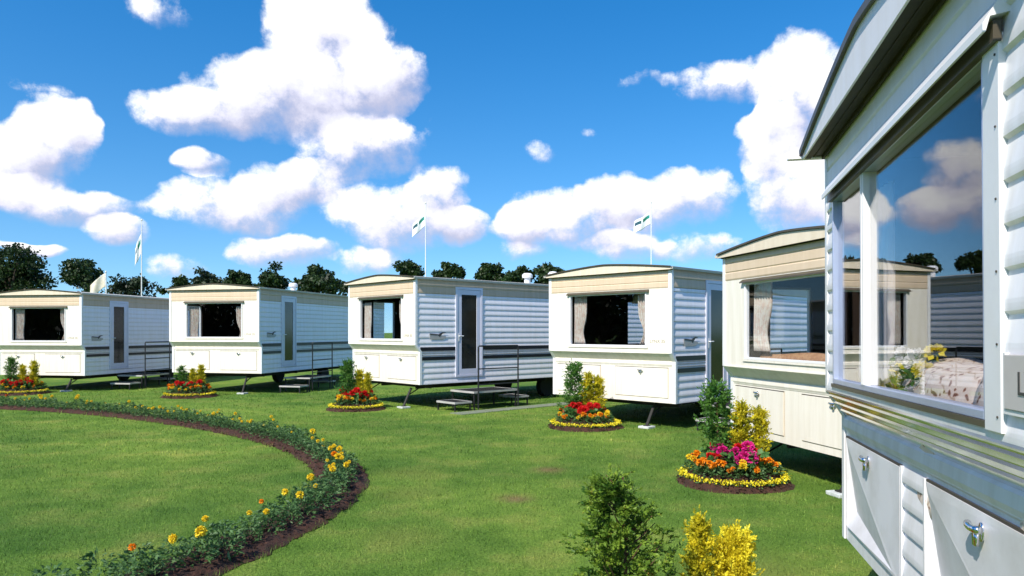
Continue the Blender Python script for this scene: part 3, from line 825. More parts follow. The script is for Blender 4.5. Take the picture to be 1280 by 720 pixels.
# ------------------------------------------------------------------ curtains, sofa, lamp
def curtain(k, s0, s1, z0, z1, mat, label, x=.13, tie=0.0, folds=7, name='curtain'):
    mb = MB(); nu, nz = 48, 14
    for j in range(nz + 1):
        q = j / nz; z = z0 + (z1 - z0) * q
        pin = 1 - tie * math.exp(-((q - .25) / .22) ** 2)
        for i in range(nu + 1):
            u = i / nu; s = s0 + (s1 - s0) * (u * pin if tie >= 0 else u)
            mb.v.append((.028 * math.sin(u * folds * 2 * PI + .5 * math.sin(q * 3)) * (1 - .25 * q), s - s0, z - z0))
    for j in range(nz):
        for i in range(nu):
            a = j * (nu + 1) + i; mb.f.append((a, a + 1, a + nu + 2, a + nu + 1))
    n = len(mb.v)      # cloth thickness
    o = mb.build(name, mat, fix=False, smooth=True, loc=vworld(k, x, s0, z0), rz=vrot(k))
    md = o.modifiers.new('thickness', 'SOLIDIFY'); md.thickness = .003
    return tag(o, label, 'curtain', 'curtains in the caravan windows')
where = {1: 'left end caravan', 2: 'second caravan from the left', 3: 'middle caravan', 4: 'caravan with the hanging lamp', 5: 'caravan behind the pink flower bed'}
for k in range(1, 6):
    curtain(k, W - .58, W - (.93 if k != 5 else 1.02), 1.6, 2.63, M['curtain'], 'cream curtain left in the front window of the ' + where[k], tie=.25 if k in (4, 5) else .1)
    curtain(k, .60, .84, 1.6, 2.63, M['curtain'], 'narrow tied curtain right in the front window of the ' + where[k], tie=.6, folds=4)
curtain(6, W - .26, 2.12, 1.56, 2.66, M['lace'], 'white net curtain behind the small left pane of the close-up window', x=.14, folds=9)

def soft_block(mb, x0, x1, y0, y1, z0, z1, r=.09, seed=0):
    bm = bmesh.new()
    bmesh.ops.create_cube(bm, size=1)
    bmesh.ops.subdivide_edges(bm, edges=bm.edges, cuts=9, use_grid_fill=True)
    rs = np.random.default_rng(seed); ph = rs.uniform(0, 6, 3)
    base = len(mb.v); sz = Vector((x1 - x0, y1 - y0, z1 - z0)); c = Vector(((x0 + x1) / 2, (y0 + y1) / 2, (z0 + z1) / 2))
    bm.verts.ensure_lookup_table()
    for v in bm.verts:
        p = v.co * 2
        q = Vector((p.x * math.sqrt(max(0, 1 - p.y * p.y * .28 - p.z * p.z * .30 + p.y * p.y * p.z * p.z * .12)), p.y * math.sqrt(max(0, 1 - p.z * p.z * .22 - p.x * p.x * .22 + p.z * p.z * p.x * p.x * .1)), p.z * math.sqrt(max(0, 1 - p.x * p.x * .3 - p.y * p.y * .22 + p.x * p.x * p.y * p.y * .12))))
        wob = .02 * (math.sin(p.y * 4 + ph[0]) + math.sin(p.z * 5 + ph[1]))
        mb.v.append((c.x + q.x * sz.x / 2 + wob, c.y + q.y * sz.y / 2, c.z + q.z * sz.z / 2 + wob * .7))
    for f in bm.faces: mb.f.append(tuple(base + v.index for v in f.verts))
    bm.free()
sofa = empty('sofa', vworld(6, .5, 1.2, .60), vrot(6))
tag(sofa, 'floral cream and brown sofa inside the close-up caravan window', 'sofa')
mb = MB(); soft_block(mb, -.34, .45, -1.05, 1.1, .0, .50, seed=1); mb.build('seat', M['floral'], sofa, smooth=True)
for i, (a, b2, zt) in enumerate(((-1.10, -.20, 1.215), (-.26, .95, 1.12))):
    mb = MB(); soft_block(mb, -.40, .02, a, b2, .42, zt, seed=3 + i); mb.build('back_cushion', M['floral'], sofa, smooth=True)
mb = MB(); soft_block(mb, .06, .52, -.95, -.35, .5, .98, seed=9); mb.build('cushion', M['floral'], sofa, smooth=True)
sofa5 = empty('sofa', vworld(5, .45, 1.5, .60), vrot(5)); tag(sofa5, 'orange seat back along the bottom of the window behind the pink flower bed', 'sofa')
mb = MB(); soft_block(mb, -.28, .45, -1.1, 1.1, 0, .48, seed=21); mb.build('seat', M['orangecloth'], sofa5, smooth=True)
mb = MB(); soft_block(mb, -.30, -.05, -1.1, 1.1, .42, .99, seed=22); mb.build('back_cushion', M['orangecloth'], sofa5, smooth=True)
lamp = empty('hanging_lamp', vworld(4, 1.4, 1.75, 2.98), vrot(4)); tag(lamp, 'white lampshade hanging inside the caravan right of the middle one', 'lamp')
MB().lathe([(.10, -.30), (.14, -.50), (.135, -.50), (.095, -.30)], 0, 0, 20).build('lamp_shade', M['lace'], lamp, smooth=True)
MB().tube([(0, 0, 0), (0, 0, -.34)], .006, 6).build('cord', M['seal'], lamp)

# bouquet in a vase on the sofa-side shelf
vase = empty('flower_vase', vworld(6, .18, 1.86, 1.44), vrot(6)); tag(vase, 'vase of white and yellow flowers at the bottom of the close-up window', 'vase')
MB().lathe([(.05, -.9), (.05, -.88), (.04, -.05), (.06, .0), (.045, .12), (.05, .14), (.03, .14)], 0, 0, 18).build('vase_stand', M['trimw'], vase, smooth=True)
rs = np.random.default_rng(5)
def bloom_mesh(name, rad, mat, n=70, seed=0, flat=.75):
    r_ = np.random.default_rng(seed)
    d_ = unit(r_.normal(size=(n, 3)) + np.array([0, 0, .45])); c = d_ * rad * .35 * np.array([1, 1, flat])
    return np_mesh(name, leaf_quads(c, d_, rad * .75, rad * .62, r_, .1), 4, mat)
c = rs.normal(size=(70, 3)) * np.array([.05, .09, .05]) + np.array([0, 0, .20]); me = np_mesh('leaves', leaf_quads(c, rs.normal(size=(70, 3)) + np.array([0, 0, .5]), .08, .03, rs), 4, M['gerleaf'])
link(bpy.data.objects.new('leaves', me), vase)
for i in range(13):
    o = link(bpy.data.objects.new('bloom', bloom_mesh('bloom', .05, M['lace'] if i % 3 else M['lemon'], 40, i)), vase)
    o.location = (rs.normal() * .05, rs.normal() * .10, .22 + rs.normal() * .05)

# ------------------------------------------------------------------ steps with handrails
def steps(k, label, x0=1.0, x1=2.42, left=True):
    root = empty('metal_steps', vworld(k, (x0 + x1) / 2, -.5), vrot(k)); tag(root, label, 'steps', 'steel steps at the caravan doors')
    dx = -(x0 + x1) / 2; dy = .5
    def bx(mb, a, b2, c, d2, e, f): mb.box(a + dx, b2 + dx, c + dy, d2 + dy, e, f)
    def deck(name, a, b2, c, d2, z):
        mb = MB(); bx(mb, a + .03, b2 - .03, c + .03, d2 - .03, z - .02, z - .006); n_ = int((b2 - a) / .05)
        for i in range(1, n_): bx(mb, a + i * (b2 - a) / n_ - .006, a + i * (b2 - a) / n_ + .006, c + .03, d2 - .03, z - .006, z)
        o = mb.build(name, M['steel'], root)
        mb = MB(); h = .04
        bx(mb, a, b2, c, c + .03, z - h, z + .004); bx(mb, a, b2, d2 - .03, d2, z - h, z + .004); bx(mb, a, a + .03, c + .03, d2 - .03, z - h, z + .004); bx(mb, b2 - .03, b2, c + .03, d2 - .03, z - h, z + .004)
        mb.build('edge', M['galv'], o)
    yo, yi = -.98, -.07
    deck('platform', x0, x1, yo, yi, .44)
    deck('tread', x0 - .56, x0 - .04, yo + .02, -.25, .22); deck('tread', x1 + .04, x1 + .5, yo + .12, -.2, .24)
    for (x, y, z) in ((x0 + .04, yo + .04, .40), (x1 - .04, yo + .04, .40), (x0 + .04, yi - .04, .40), (x1 - .04, yi - .04, .40),
                      (x0 - .53, yo + .05, .18), (x0 - .53, -.28, .18), (x0 - .08, yo + .05, .18), (x1 + .47, yo + .15, .2), (x1 + .47, -.24, .2)):
        mb = MB(); bx(mb, x - .015, x + .015, y - .015, y + .015, 0, z); mb.build('leg', M['steel'], root)
    mb = MB(); ry = yo - .018
    T = lambda p: (p[0] + dx, p[1] + dy, p[2])
    mb.tube([T((x0 + .12, ry, .02)), T((x0 + .12, ry, 1.50)), T((x0 + .14, ry, 1.525)), T((x1 - .03, ry, 1.525)), T((x1 - .01, ry, 1.5)), T((x1 - .01, ry, .02))], .019, 8)
    for z in (.98, .60): mb.tube([T((x0 + .12, ry, z)), T((x1 - .01, ry, z))], .015, 8)
    mb.build('handrail', M['steel'], root)
    return root
steps(1, 'black steel steps and handrail at the door of the left end caravan', 1.5, 2.9)
steps(2, 'black steel steps and handrail at the door of the second caravan from the left', 1.25, 2.65)
steps(3, 'black steel steps and handrail at the fully seen door of the middle caravan')
steps(4, 'steel steps half hidden behind the pink flower bed, at the lamp caravan door')
# paved strip before the steps of the middle caravan
for k, a, b2 in ((3, 0.2, 5.4),):
    mb = MB().box(0, b2 - a, 0, .45, 0, .012)
    o = mb.build('path', M['slab'], loc=vworld(k, a, -1.52), rz=vrot(k)); tag(o, kind='structure')

# ------------------------------------------------------------------ flower beds
def geranium_leaves(seed, rad=.13, h=.16, n=60):
    r_ = np.random.default_rng(seed)
    c = np.stack([r_.normal(size=n) * rad * .45, r_.normal(size=n) * rad * .45, r_.uniform(.02, h, n)], 1)
    d_ = c * np.array([1, 1, .2]) + r_.normal(size=(n, 3)) * .05 + np.array([0, 0, .03])
    return np_mesh('foliage', leaf_quads(c, d_, .075, .065, r_), 4, M['gerleaf'])
def marigold_leaves(seed, rad=.13, h=.24, n=150):
    r_ = np.random.default_rng(seed)
    a = r_.uniform(0, 2 * PI, n); hh = r_.uniform(0.01, 1, n) ** .8; rr = rad * np.sqrt(r_.uniform(.05, 1, n)) * (1 - .45 * hh ** 2)
    c = np.stack([rr * np.cos(a), rr * np.sin(a), hh * h], 1)
    d_ = np.stack([np.cos(a), np.sin(a), r_.uniform(-.2, 1.0, n)], 1) + r_.normal(size=(n, 3)) * .4
    return np_mesh('foliage', leaf_quads(c, d_, r_.uniform(.04, .075, n), r_.uniform(.014, .026, n), r_), 4, M['marileaf'])
GL = [geranium_leaves(i) for i in range(4)]; ML = [marigold_leaves(40 + i) for i in range(7)]
MLs = [marigold_leaves(60 + i, .10, .13, 90) for i in range(4)]
def head_mesh(mat, seed, rad=.05):   # geranium head: ball of small florets
    return bloom_mesh('bloom', rad, mat, 90, seed, .8)
HD = {c: [head_mesh(M[c], i, .062) for i in range(3)] for c in ('red', 'magenta')}
BL = {c: [bloom_mesh('bloom', .042, M[c], 80, 10 + i) for i in range(3)] for c in ('yellow', 'orange', 'rust')}

def conifer_mesh(name, h, rad, nb, nl, seed, up, leafL, mat, power=.8, spread=.5, bend=0.0, rough=0.0):
    r_ = np.random.default_rng(seed); quads = []
    for i in range(nb):
        q = (i + r_.uniform()) / nb; z = h * (.03 + .90 * q ** .92); a = i * 2.39996 + r_.normal() * .4
        ln = rad * (1 - q) ** power * r_.uniform(.55, 1.12) + .05 * h * (.4 + .6 * r_.uniform())
        ln *= 1 + rough * math.sin(2 * a + 9 * z + seed) * (1.2 - q)
        if rough and r_.uniform() < .22: ln *= .45
        axis = np.array([-bend * q ** 2, .3 * bend * q, 0.])
        out = np.array([math.cos(a), math.sin(a), 0]); dr = unit(out * (1 - up) + np.array([0, 0, up + .1 * r_.normal()]))
        t = np.sort(r_.uniform(.12, 1, nl))
        pos = axis + np.array([0, 0, z * .96]) + out * ln * .15 + t[:, None] * dr * ln * 1.05 + np.array([0, 0, 1.]) * (t ** 2)[:, None] * ln * .25
        sideways = unit(np.cross(dr, np.array([0, 0, 1.0]) + r_.normal(size=3) * .3))
        sgn = np.where(np.arange(nl) % 2, 1., -1.)[:, None]
        dirs = dr + sideways * sgn * spread * (1.05 - t[:, None]) + np.array([0, 0, .35]) * up + r_.normal(size=(nl, 3)) * .22
        Lf = leafL * r_.uniform(.6, 1.25, nl) * (1.1 - .45 * t)
        quads.append(leaf_quads(pos, dirs, Lf, Lf * .42, r_, -.05))
    return np_mesh(name, np.concatenate(quads), 4, mat)
def conifer(loc, h, mesh, label, rz=0, sc=1, stem_h=.8, branches=0, seed=0):
    root = empty('conifer_shrub', loc, rz); root.scale = (sc, sc, sc); tag(root, label, 'shrub', 'small conifers in the flower beds')
    link(bpy.data.objects.new('foliage', mesh), root)
    mb = MB().tube([(0, 0, -.05), (.01, .0, h * stem_h * .5), (0, .01, h * stem_h)], .016, 7, .005)
    r_ = random.Random(seed)
    for i in range(branches):
        z = h * r_.uniform(.08, .8); a = r_.uniform(0, 6.28); ln = .24 * (1 - z / h) + .05
        mb.tube([(0, 0, z), (math.cos(a) * ln * .5, math.sin(a) * ln * .5, z + ln * .35), (math.cos(a) * ln, math.sin(a) * ln, z + ln * .9)], .0065, 5, .002)
    mb.build('stem', M['twig'], root)
    return root
def spray_mesh(name, h, rad, nb, ns, nl, seed, up, leafL, mat, power=.6, gaps=.15, bend=0., leader=5):
    # branches that carry small flat fans of scale leaves
    r_ = np.random.default_rng(seed); quads = []
    Z = np.array([0, 0, 1.])
    def fan(p, d, ln):
        d = unit(d); sd = unit(np.cross(d, r_.normal(size=3) * .6 + Z)); t = np.linspace(.05, 1, nl); sg = np.where(np.arange(nl) % 2, 1., -1.)[:, None]
        curve = -Z * (t ** 2)[:, None] * ln * r_.uniform(-.15, .4)
        pos = p + d * t[:, None] * ln + curve
        dr = d * (.5 + .7 * t[:, None]) + sd * sg * (1.05 - .75 * t[:, None]) + r_.normal(size=(nl, 3)) * .22
        Lf = leafL * r_.uniform(.7, 1.3, nl) * (1.15 - .4 * t)
        quads.append(leaf_quads(pos, dr, Lf, Lf * .5, r_, .0))
    for i in range(nb):
        q = (i + r_.uniform()) / nb
        if r_.uniform() < gaps: continue
        z = h * (.02 + .86 * q ** .95); a = i * 2.39996 + r_.normal() * .5
        ln = rad * (1 - q) ** power * r_.uniform(.6, 1.15) * (1 + .28 * math.sin(2 * a + 7 * z + seed)) + .035 * h
        out = np.array([math.cos(a), math.sin(a), 0]); dr = unit(out * (1 - up) + Z * (up + .12 * r_.normal()))
        ax = np.array([-bend * q ** 2, .3 * bend * q, 0])
        for k in range(ns):
            t = r_.uniform(.15, 1.0); p = ax + Z * z + dr * ln * t + Z * .2 * ln * t * t + r_.normal(size=3) * .012
            fan(p, dr * .9 + out * .15 + r_.normal(size=3) * .45 + Z * up * .5, leafL * r_.uniform(1.6, 2.9))
    for k in range(leader): fan(np.array([-bend, .3 * bend, 0]) + Z * h * r_.uniform(.80, .95) + r_.normal(size=3) * .012, Z + r_.normal(size=3) * .22, h * .10)
    return np_mesh(name, np.concatenate(quads), 4, mat)
CG = [spray_mesh('foliage', 1.0, .21, 110, 5, 9, 5 + i, .40, .040, M['thuja_far'], .42) for i in range(2)]
CY = [spray_mesh('foliage', .72, .16, 90, 5, 9, 15 + i, .62, .034, M['goldgreen'], .45) for i in range(2)]
CF = spray_mesh('foliage', 1.06, .27, 170, 10, 15, 31, .26, .023, M['thuja'], .50, .20, .07, 5)
CFY = spray_mesh('foliage', .74, .38, 230, 9, 14, 33, .74, .020, M['golden'], .80, .04, -.02, 12)
CFY2 = spray_mesh('foliage', .80, .24, 110, 7, 13, 35, .76, .021, M['goldgreen'], .6, .1, .02, 10)

def place(mesh, name, loc, rz, sc, parent=None):
    o = bpy.data.objects.new(name, mesh); o.location = loc; o.rotation_euler = (0, 0, rz); o.scale = (sc, sc, sc)
    return link(o, parent)
def bed(key, X, Y, rad, heads, conf, hscale=1.0):
    rr = random.Random(sum(map(ord, key)))
    mb = MB(); nr, na = 9, 48
    r_ = np.random.default_rng(len(key) * 7)
    mound = lambda q: .012 + .20 * (1 - q ** 2.2)
    for i in range(nr + 1):
        q = i / nr
        for k in range(na):
            a = 2 * PI * k / na; r2 = rad * q * (1 + (.03 * math.sin(3 * a + X) + .015 * r_.normal()) * q)
            mb.v.append((r2 * math.cos(a), r2 * math.sin(a), mound(q) + (r_.normal() * .012 if i < nr else -.012)))
    for i in range(nr):
        for k in range(na):
            k2 = (k + 1) % na; mb.f.append((i * na + k, i * na + k2, (i + 1) * na + k2, (i + 1) * na + k))
    qq = r_.uniform(.8, 1.0, 420); aa = r_.uniform(0, 2 * PI, 420); clods(mb, [(rad * q * math.cos(a), rad * q * math.sin(a), mound(q) + .004) for q, a in zip(qq, aa)], r_)
    o = mb.build('flower_bed', M['soil'], smooth=False, loc=(X, Y, 0)); tag(o, 'round earth mound of the flower bed ' + key, 'flower bed', 'round flower beds before the caravans')
    # edging ribbon
    n = 1500; a = r_.uniform(0, 2 * PI, n); r3 = rad * .87 + r_.normal(size=n) * .021
    zc = mound(.86) + r_.uniform(.015, .06, n)
    c = np.stack([r3 * np.cos(a), r3 * np.sin(a), zc], 1); d_ = r_.normal(size=(n, 3)) + np.array([0, 0, .8])
    me = np_mesh('edging_flowers', leaf_quads(c, d_, .028, .024, r_), 4, M['lemon'])
    e = link(bpy.data.objects.new('edging_flowers', me)); e.location = (X, Y, 0)
    tag(e, 'ribbon of tiny lemon yellow flowers edging the bed ' + key, 'flowers', 'yellow edging of the flower beds', 'stuff')
    c2 = c[:500] - np.array([0, 0, .03]); me2 = np_mesh('edging_leaves', leaf_quads(c2, d_[:500], .045, .02, r_), 4, M['marileaf'])
    link(bpy.data.objects.new('edging_leaves', me2), e)
    nm = {'at the': 14, 'before the second': 14, 'before the middle': 16, 'before the caravan': 18, 'with the': 24}.get(next((q for q in ('at the', 'before the second', 'before the middle', 'before the caravan', 'with the') if key.startswith(q)), ''), 12)
    for i in range(nm):
        a = 2 * PI * i / nm + rr.uniform(-.1, .1); r4 = rad * (.64 + rr.uniform(-.10, .08))
        p = (X + r4 * math.cos(a), Y + r4 * math.sin(a), mound(.62) - .015)
        f = place(MLs[i % 4], 'marigold_plant', p, rr.uniform(0, 6), rr.uniform(.75, 1.3)); tag(f, 'low orange marigold in the ring of the bed ' + key, 'flower', 'orange marigolds in the bed ' + key)
        for j in range(3):
            place(BL['orange' if rr.random() > (.2 if heads != 'red' else .5) else 'yellow'][j % 3], 'bloom', (rr.uniform(-.06, .06), rr.uniform(-.06, .06), rr.uniform(.12, .165)), rr.uniform(0, 6), rr.uniform(.8, 1.1), f)
    ng = 17
    for i in range(ng):
        a = 2 * PI * i / ng + rr.uniform(-.15, .15); r4 = rad * (.36 + rr.uniform(-.10, .09))
        p = (X + r4 * math.cos(a), Y + r4 * math.sin(a), mound(.36) - .015)
        colr = heads if heads == 'red' else ('red' if i % 5 == 0 else 'magenta')
        f = place(GL[i % 4], 'geranium_plant', p, rr.uniform(0, 6), rr.uniform(.8, 1.4))
        tag(f, ('red' if colr == 'red' else 'magenta pink') + ' geranium around the shrubs of the bed ' + key, 'flower', 'geraniums in the bed ' + key)
        for j in range(3):
            place(HD[colr][j], 'bloom', (rr.uniform(-.08, .08), rr.uniform(-.08, .08), rr.uniform(.12, .22)), rr.uniform(0, 6), rr.uniform(.8, 1.1), f)
    for (dx, dy, kind, sc, i) in conf:
        loc = (X + dx, Y + dy, mound(.2) - .02)
        if kind == 'g': conifer(loc, 1.0, CG[i], 'dark green upright conifer in the bed ' + key, rr.uniform(0, 6), sc, seed=i)
        else: conifer(loc, .72, CY[i], ('tall golden conifer' if i == 0 else 'smaller yellow green conifer') + ' in the bed ' + key, rr.uniform(0, 6), sc, seed=i)
bed('at the left edge of the photo', -14.8, 22.0, .78, 'red', ((-.28, .0, 'g', .95, 0), (.02, .05, 'y', .95, 1), (.40, .0, 'y', 1.1, 0)))
bed('before the second caravan from the left', -9.26, 21.0, .76, 'red', ((-.25, .0, 'g', .72, 1), (.05, .05, 'y', .85, 1), (.30, .05, 'y', 1.0, 0)))
bed('before the middle caravan', -3.76, 17.6, .70, 'red', ((-.2, .0, 'g', 1.05, 0), (.08, .05, 'y', 1.05, 0), (.27, .0, 'y', .95, 1)))
bed('before the caravan with the hanging lamp', 1.43, 14.3, .74, 'red', ((-.20, .05, 'g', 1.1, 1), (.07, .0, 'y', 1.2, 0), (.27, .05, 'y', 1.1, 1)))
bed('with the magenta geraniums', 2.74, 9.05, .70, 'magenta', ((-.16, .15, 'g', 1.1, 0), (.12, .05, 'y', 1.1, 0), (.36, .08, 'y', 1.0, 1)))
bed('below the frame, before the close-up caravan', .95, 3.48, .72, 'red', ())
conifer((.575, 3.75, .15), 1.12, CF, 'large dark green feathery conifer in the near foreground', .4, 1.0, .86, 26, 3)
gy = conifer((1.22, 4.05, .03), .80, CFY, 'bright golden feathery conifer in the near foreground, right of the green one', 1.2, 1.0, .6, 10, 4)
gy2 = link(bpy.data.objects.new('side_shoot', CFY2), gy); gy2.location = (-.070, .172, .03); gy2.rotation_euler = (0, 0, .5)

# ------------------------------------------------------------------ marigold border
pts = resample(BPn, .31); tg = unit(np.gradient(pts, axis=0)); nr_ = np.stack([-tg[:, 1], tg[:, 0]], 1)
rr = random.Random(3); cnt = 0
for i, (p, nn) in enumerate(zip(pts, nr_)):
    for row in (-1, 0, 1):
        q = p + nn * (row * .11 + rr.uniform(-.035, .035)) + tg[i] * (.155 * (row % 2) + rr.uniform(-.05, .05))
        if not (-.83 * q[1] - .6 < q[0]): continue
        f = place(ML[rr.randrange(7)], 'marigold_plant', (q[0], q[1], .045), rr.uniform(0, 6.3), rr.uniform(.60, 1.0))
        cnt += 1
        pick = rr.random()
        near_ = q[1] < 11
        if pick < (.40 if near_ else .42):
            colr = 'yellow' if pick < (.36 if near_ else .385) else rr.choice(('orange', 'rust'))
            for j in range(1 if rr.random() < .85 else 2):
                place(BL[colr][j], 'bloom', (rr.uniform(-.06, .06), rr.uniform(-.06, .06), rr.uniform(.25, .33)), rr.uniform(0, 6), rr.uniform(.62, 1.15), f)
            tag(f, {'yellow': 'marigold plant with an open yellow bloom in the curved border', 'orange': 'marigold plant with an orange bloom in the curved border', 'rust': 'marigold plant with a rust red bloom in the curved border'}[colr], 'flower', {'yellow': 'yellow blooming', 'orange': 'orange blooming', 'rust': 'rust blooming'}[colr] + ' marigolds in the curved border')
        else:
            tag(f, 'leafy marigold plant not yet in bloom in the curved border', 'flower', 'marigolds without blooms in the curved border')
print('border plants', cnt)

# ------------------------------------------------------------------ grass blades
def dist_strip(P):
    out = np.full(len(P), 9e9)
    Q = strip[::3]
    for i in range(0, len(P), 20000):
        out[i:i + 20000] = np.sqrt(((P[i:i + 20000, None, :] - Q[None]) ** 2).sum(-1)).min(1)
    return out
allq = []
for (y0, y1, dens_, hgt, wd) in ((3.2, 7.5, 2600, .034, .0045), (7.5, 11, 1500, .036, .006), (11, 16, 560, .040, .010), (16, 24, 150, .045, .018)):
    area = (y1 - y0) * (1.62 * (y0 + y1) / 2 + 1)
    n = int(area * dens_)
    y = RS.uniform(y0, y1, n); x = RS.uniform(-1, 1, n) * (.81 * y1 + .5); k = np.abs(x) < .81 * y + .5; P = np.stack([x[k], y[k]], 1)
    ds = dist_strip(P); keep = ds > .31 + RS.normal(size=len(ds)) * .02
    for (bx_, by_, br) in ((-14.8, 22.0, .78), (-9.26, 21, .76), (-3.76, 17.6, .7), (1.43, 14.3, .74), (2.74, 9.05, .7), (.95, 3.48, .72)):
        keep &= np.hypot(P[:, 0] - bx_, P[:, 1] - by_) > br * .97
    for kk in (3,):
        _, X, Y, th, _, _ = defs[kk]; t = R(th); rel = P - np.array([X, Y]); dd = rel @ np.array([math.cos(t), -math.sin(t)]); ss = rel @ np.array([math.sin(t), math.cos(t)])
        keep &= ~((dd > .2) & (dd < 3.5) & (ss > -1.52) & (ss < -1.07))
    P = P[keep]; n = len(P)
    # mown turf: clumpy density
    a = RS.uniform(0, 2 * PI, n); lean = RS.uniform(.1, .9, n) * hgt; hh = hgt * RS.uniform(.45, 1.15, n) * np.where((ds[keep] < .39) | (RS.uniform(size=n) < .02), 1.75, 1.0)
    bx = np.stack([np.cos(a + 1.57), np.sin(a + 1.57), np.zeros(n)], 1) * (wd * RS.uniform(.6, 1.2, n))[:, None] * .5
    base = np.stack([P[:, 0], P[:, 1], np.zeros(n) - .002], 1)
    tip = base + np.stack([np.cos(a) * lean, np.sin(a) * lean, hh], 1)
    allq.append(np.stack([base - bx, base + bx, tip], 1))
gq = np.concatenate(allq); me = np_mesh('grass', gq, 3, M['blades'])
clump = .5 + .5 * np.sin(gq[:, 0, 0] * 7.3 + 2 * np.sin(gq[:, 0, 1] * 5.1)) * np.sin(gq[:, 0, 1] * 9.7 + 2 * np.sin(gq[:, 0, 0] * 6.3))
at_ = me.attributes.new('rnd', 'FLOAT', 'FACE'); at_.data.foreach_set('value', np.clip(RS.uniform(0, 1, len(gq)) * .72 + .28 * clump, 0, 1).astype(np.float32))
tag(link(bpy.data.objects.new('grass', me)), 'short mown green grass of the lawn', 'grass', kind='stuff')

# ------------------------------------------------------------------ trees
def tree(px, top, halfw, Y, label, seed, dens_=1.0, flat=1.0, mat='tree', trunk_open=False, nclump=34):
    X = (px - 640) / F * Y; H = 1.86 + (YH - top) / F * Y; rx = halfw / F * Y
    root = empty('tree', (X, Y, 0)); tag(root, label, 'tree', 'trees on the skyline behind the caravans')
    r_ = np.random.default_rng(seed)
    cz = H - rx * .80 * flat; rz_ = rx * .82 * flat
    nlobe = 5; lobes = np.concatenate([[[0, 0, .34]], unit(r_.normal(size=(nlobe, 3)) * np.array([1, .7, .55])) * r_.uniform(.40, .62, (nlobe, 1))]); lr = np.concatenate([[.52], r_.uniform(.24, .46, nlobe)])
    li = r_.integers(0, nlobe + 1, nclump)
    cl = lobes[li] + unit(r_.normal(size=(nclump, 3))) * r_.uniform(.2, 1, (nclump, 1)) ** .6 * lr[li][:, None]
    cl = cl * np.array([rx, rx, rz_]) + np.array([0, 0, cz])
    if not trunk_open:   # lower skirts, so the crown runs down behind the roofs
        lo = np.stack([r_.normal(size=nclump // 2) * rx * .70, r_.normal(size=nclump // 2) * rx * .60, r_.uniform(cz * .42, cz * 1.02, nclump // 2)], 1); cl = np.concatenate([cl, lo])
    quads = []
    for c in cl:
        cr_ = rx * r_.uniform(.13, .36); n = int(150 * dens_)
        p = c + unit(r_.normal(size=(n, 3))) * cr_ * r_.uniform(.2, 1, (n, 1)) ** .5 * np.array([1.1, 1.1, .72])
        s_ = r_.uniform(.016, .032, n) * Y / 7
        quads.append(leaf_quads(p, r_.normal(size=(n, 3)) + np.array([0, 0, -.2]), s_ * 1.25, s_ * .85, r_))
    link(bpy.data.objects.new('crown', np_mesh('crown', np.concatenate(quads), 4, M[mat])), root)
    mb = MB().tube([(0, 0, -.2), (.1, .1, cz * .5), (0, 0, cz)], .05 * H * .5, 10, .02 * H * .5)
    for c in cl[:12]:
        z = cz * r_.uniform(.45, .9); mid = (c[0] * .45, c[1] * .45, z + (c[2] - z) * .6)
        mb.tube([(0, 0, z), mid, tuple(c)], .011 * H, 6, .004 * H)
    mb.build('trunk', M['bark'], root)
TRW = 1.08
TR = [(12, 299, 56, 58, 'big dense dark tree at the left edge of the photo', 1, 1.5, 1.0, 'tree', False, 46),
      (112, 309, 36, 60, 'ragged tree behind the left end caravan, right of the big dark one', 2, .7, 1.1, 'tree', False, 30),
      (165, 330, 30, 66, 'airy bluish tree standing behind the leftmost tall flagpole', 3, .42, 1.0, 'tree2', False, 26),
      (228, 346, 18, 70, 'small low tree at the left of the second caravan roof', 4, 1.0, .7, 'tree', False, 20),
      (262, 331, 20, 72, 'airy bluish tree rising over the second caravan roof', 5, .40, 1.1, 'tree2', False, 22),
      (298, 334, 18, 70, 'compact dark tree over the middle of the second caravan roof', 6, 1.2, 1.0, 'tree', False, 24),
      (346, 329, 26, 70, 'lumpy tree behind the white roof vent of the second caravan', 7, .8, 1.0, 'tree', False, 28),
      (399, 327, 31, 68, 'broad round tree left of the middle caravan roof', 8, 1.2, 1.0, 'tree', False, 36),
      (509, 323, 19, 64, 'umbrella shaped tree just left of the middle flagpole', 9, .8, .75, 'tree', True, 24),
      (563, 327, 19, 66, 'spreading tree just right of the middle flagpole', 10, .8, .8, 'tree', True, 24),
      (612, 328, 19, 68, 'dark tree over the middle caravan roof, left of its two vents', 11, 1.0, .9, 'tree', False, 24),
      (650, 332, 20, 72, 'low bushy tree behind the first roof vent of the middle caravan', 12, 1.1, .8, 'tree', False, 24),
      (686, 327, 24, 72, 'bushy tree at the right end of the skyline beside the lamp caravan', 13, 1.1, .8, 'tree', False, 28)]
for a in TR: tree(a[0], a[1], a[2] * TRW, *a[3:])

r_ = np.random.default_rng(77); qs = []  # unseen trees added out of view so the caravan windows reflect dark
for i in range(70):
    t = i / 69; c0 = np.array([-48 + 10 * math.sin(t * 9), -60 + 92 * t, 0]) + np.array([r_.normal() * 4, 0, 0])
    for k in range(7):
        c = c0 + np.array([r_.normal() * 2, r_.normal() * 2, r_.uniform(.5, 11)]); n = 130
        p = c + unit(r_.normal(size=(n, 3))) * 2.4 * r_.uniform(.1, 1, (n, 1)) ** .5
        qs.append(leaf_quads(p, r_.normal(size=(n, 3)), .6, .45, r_))
tag(link(bpy.data.objects.new('wood', np_mesh('wood', np.concatenate(qs), 4, M['tree']))), 'unseen wood added out of view to darken the window reflections', 'wood', kind='stuff')

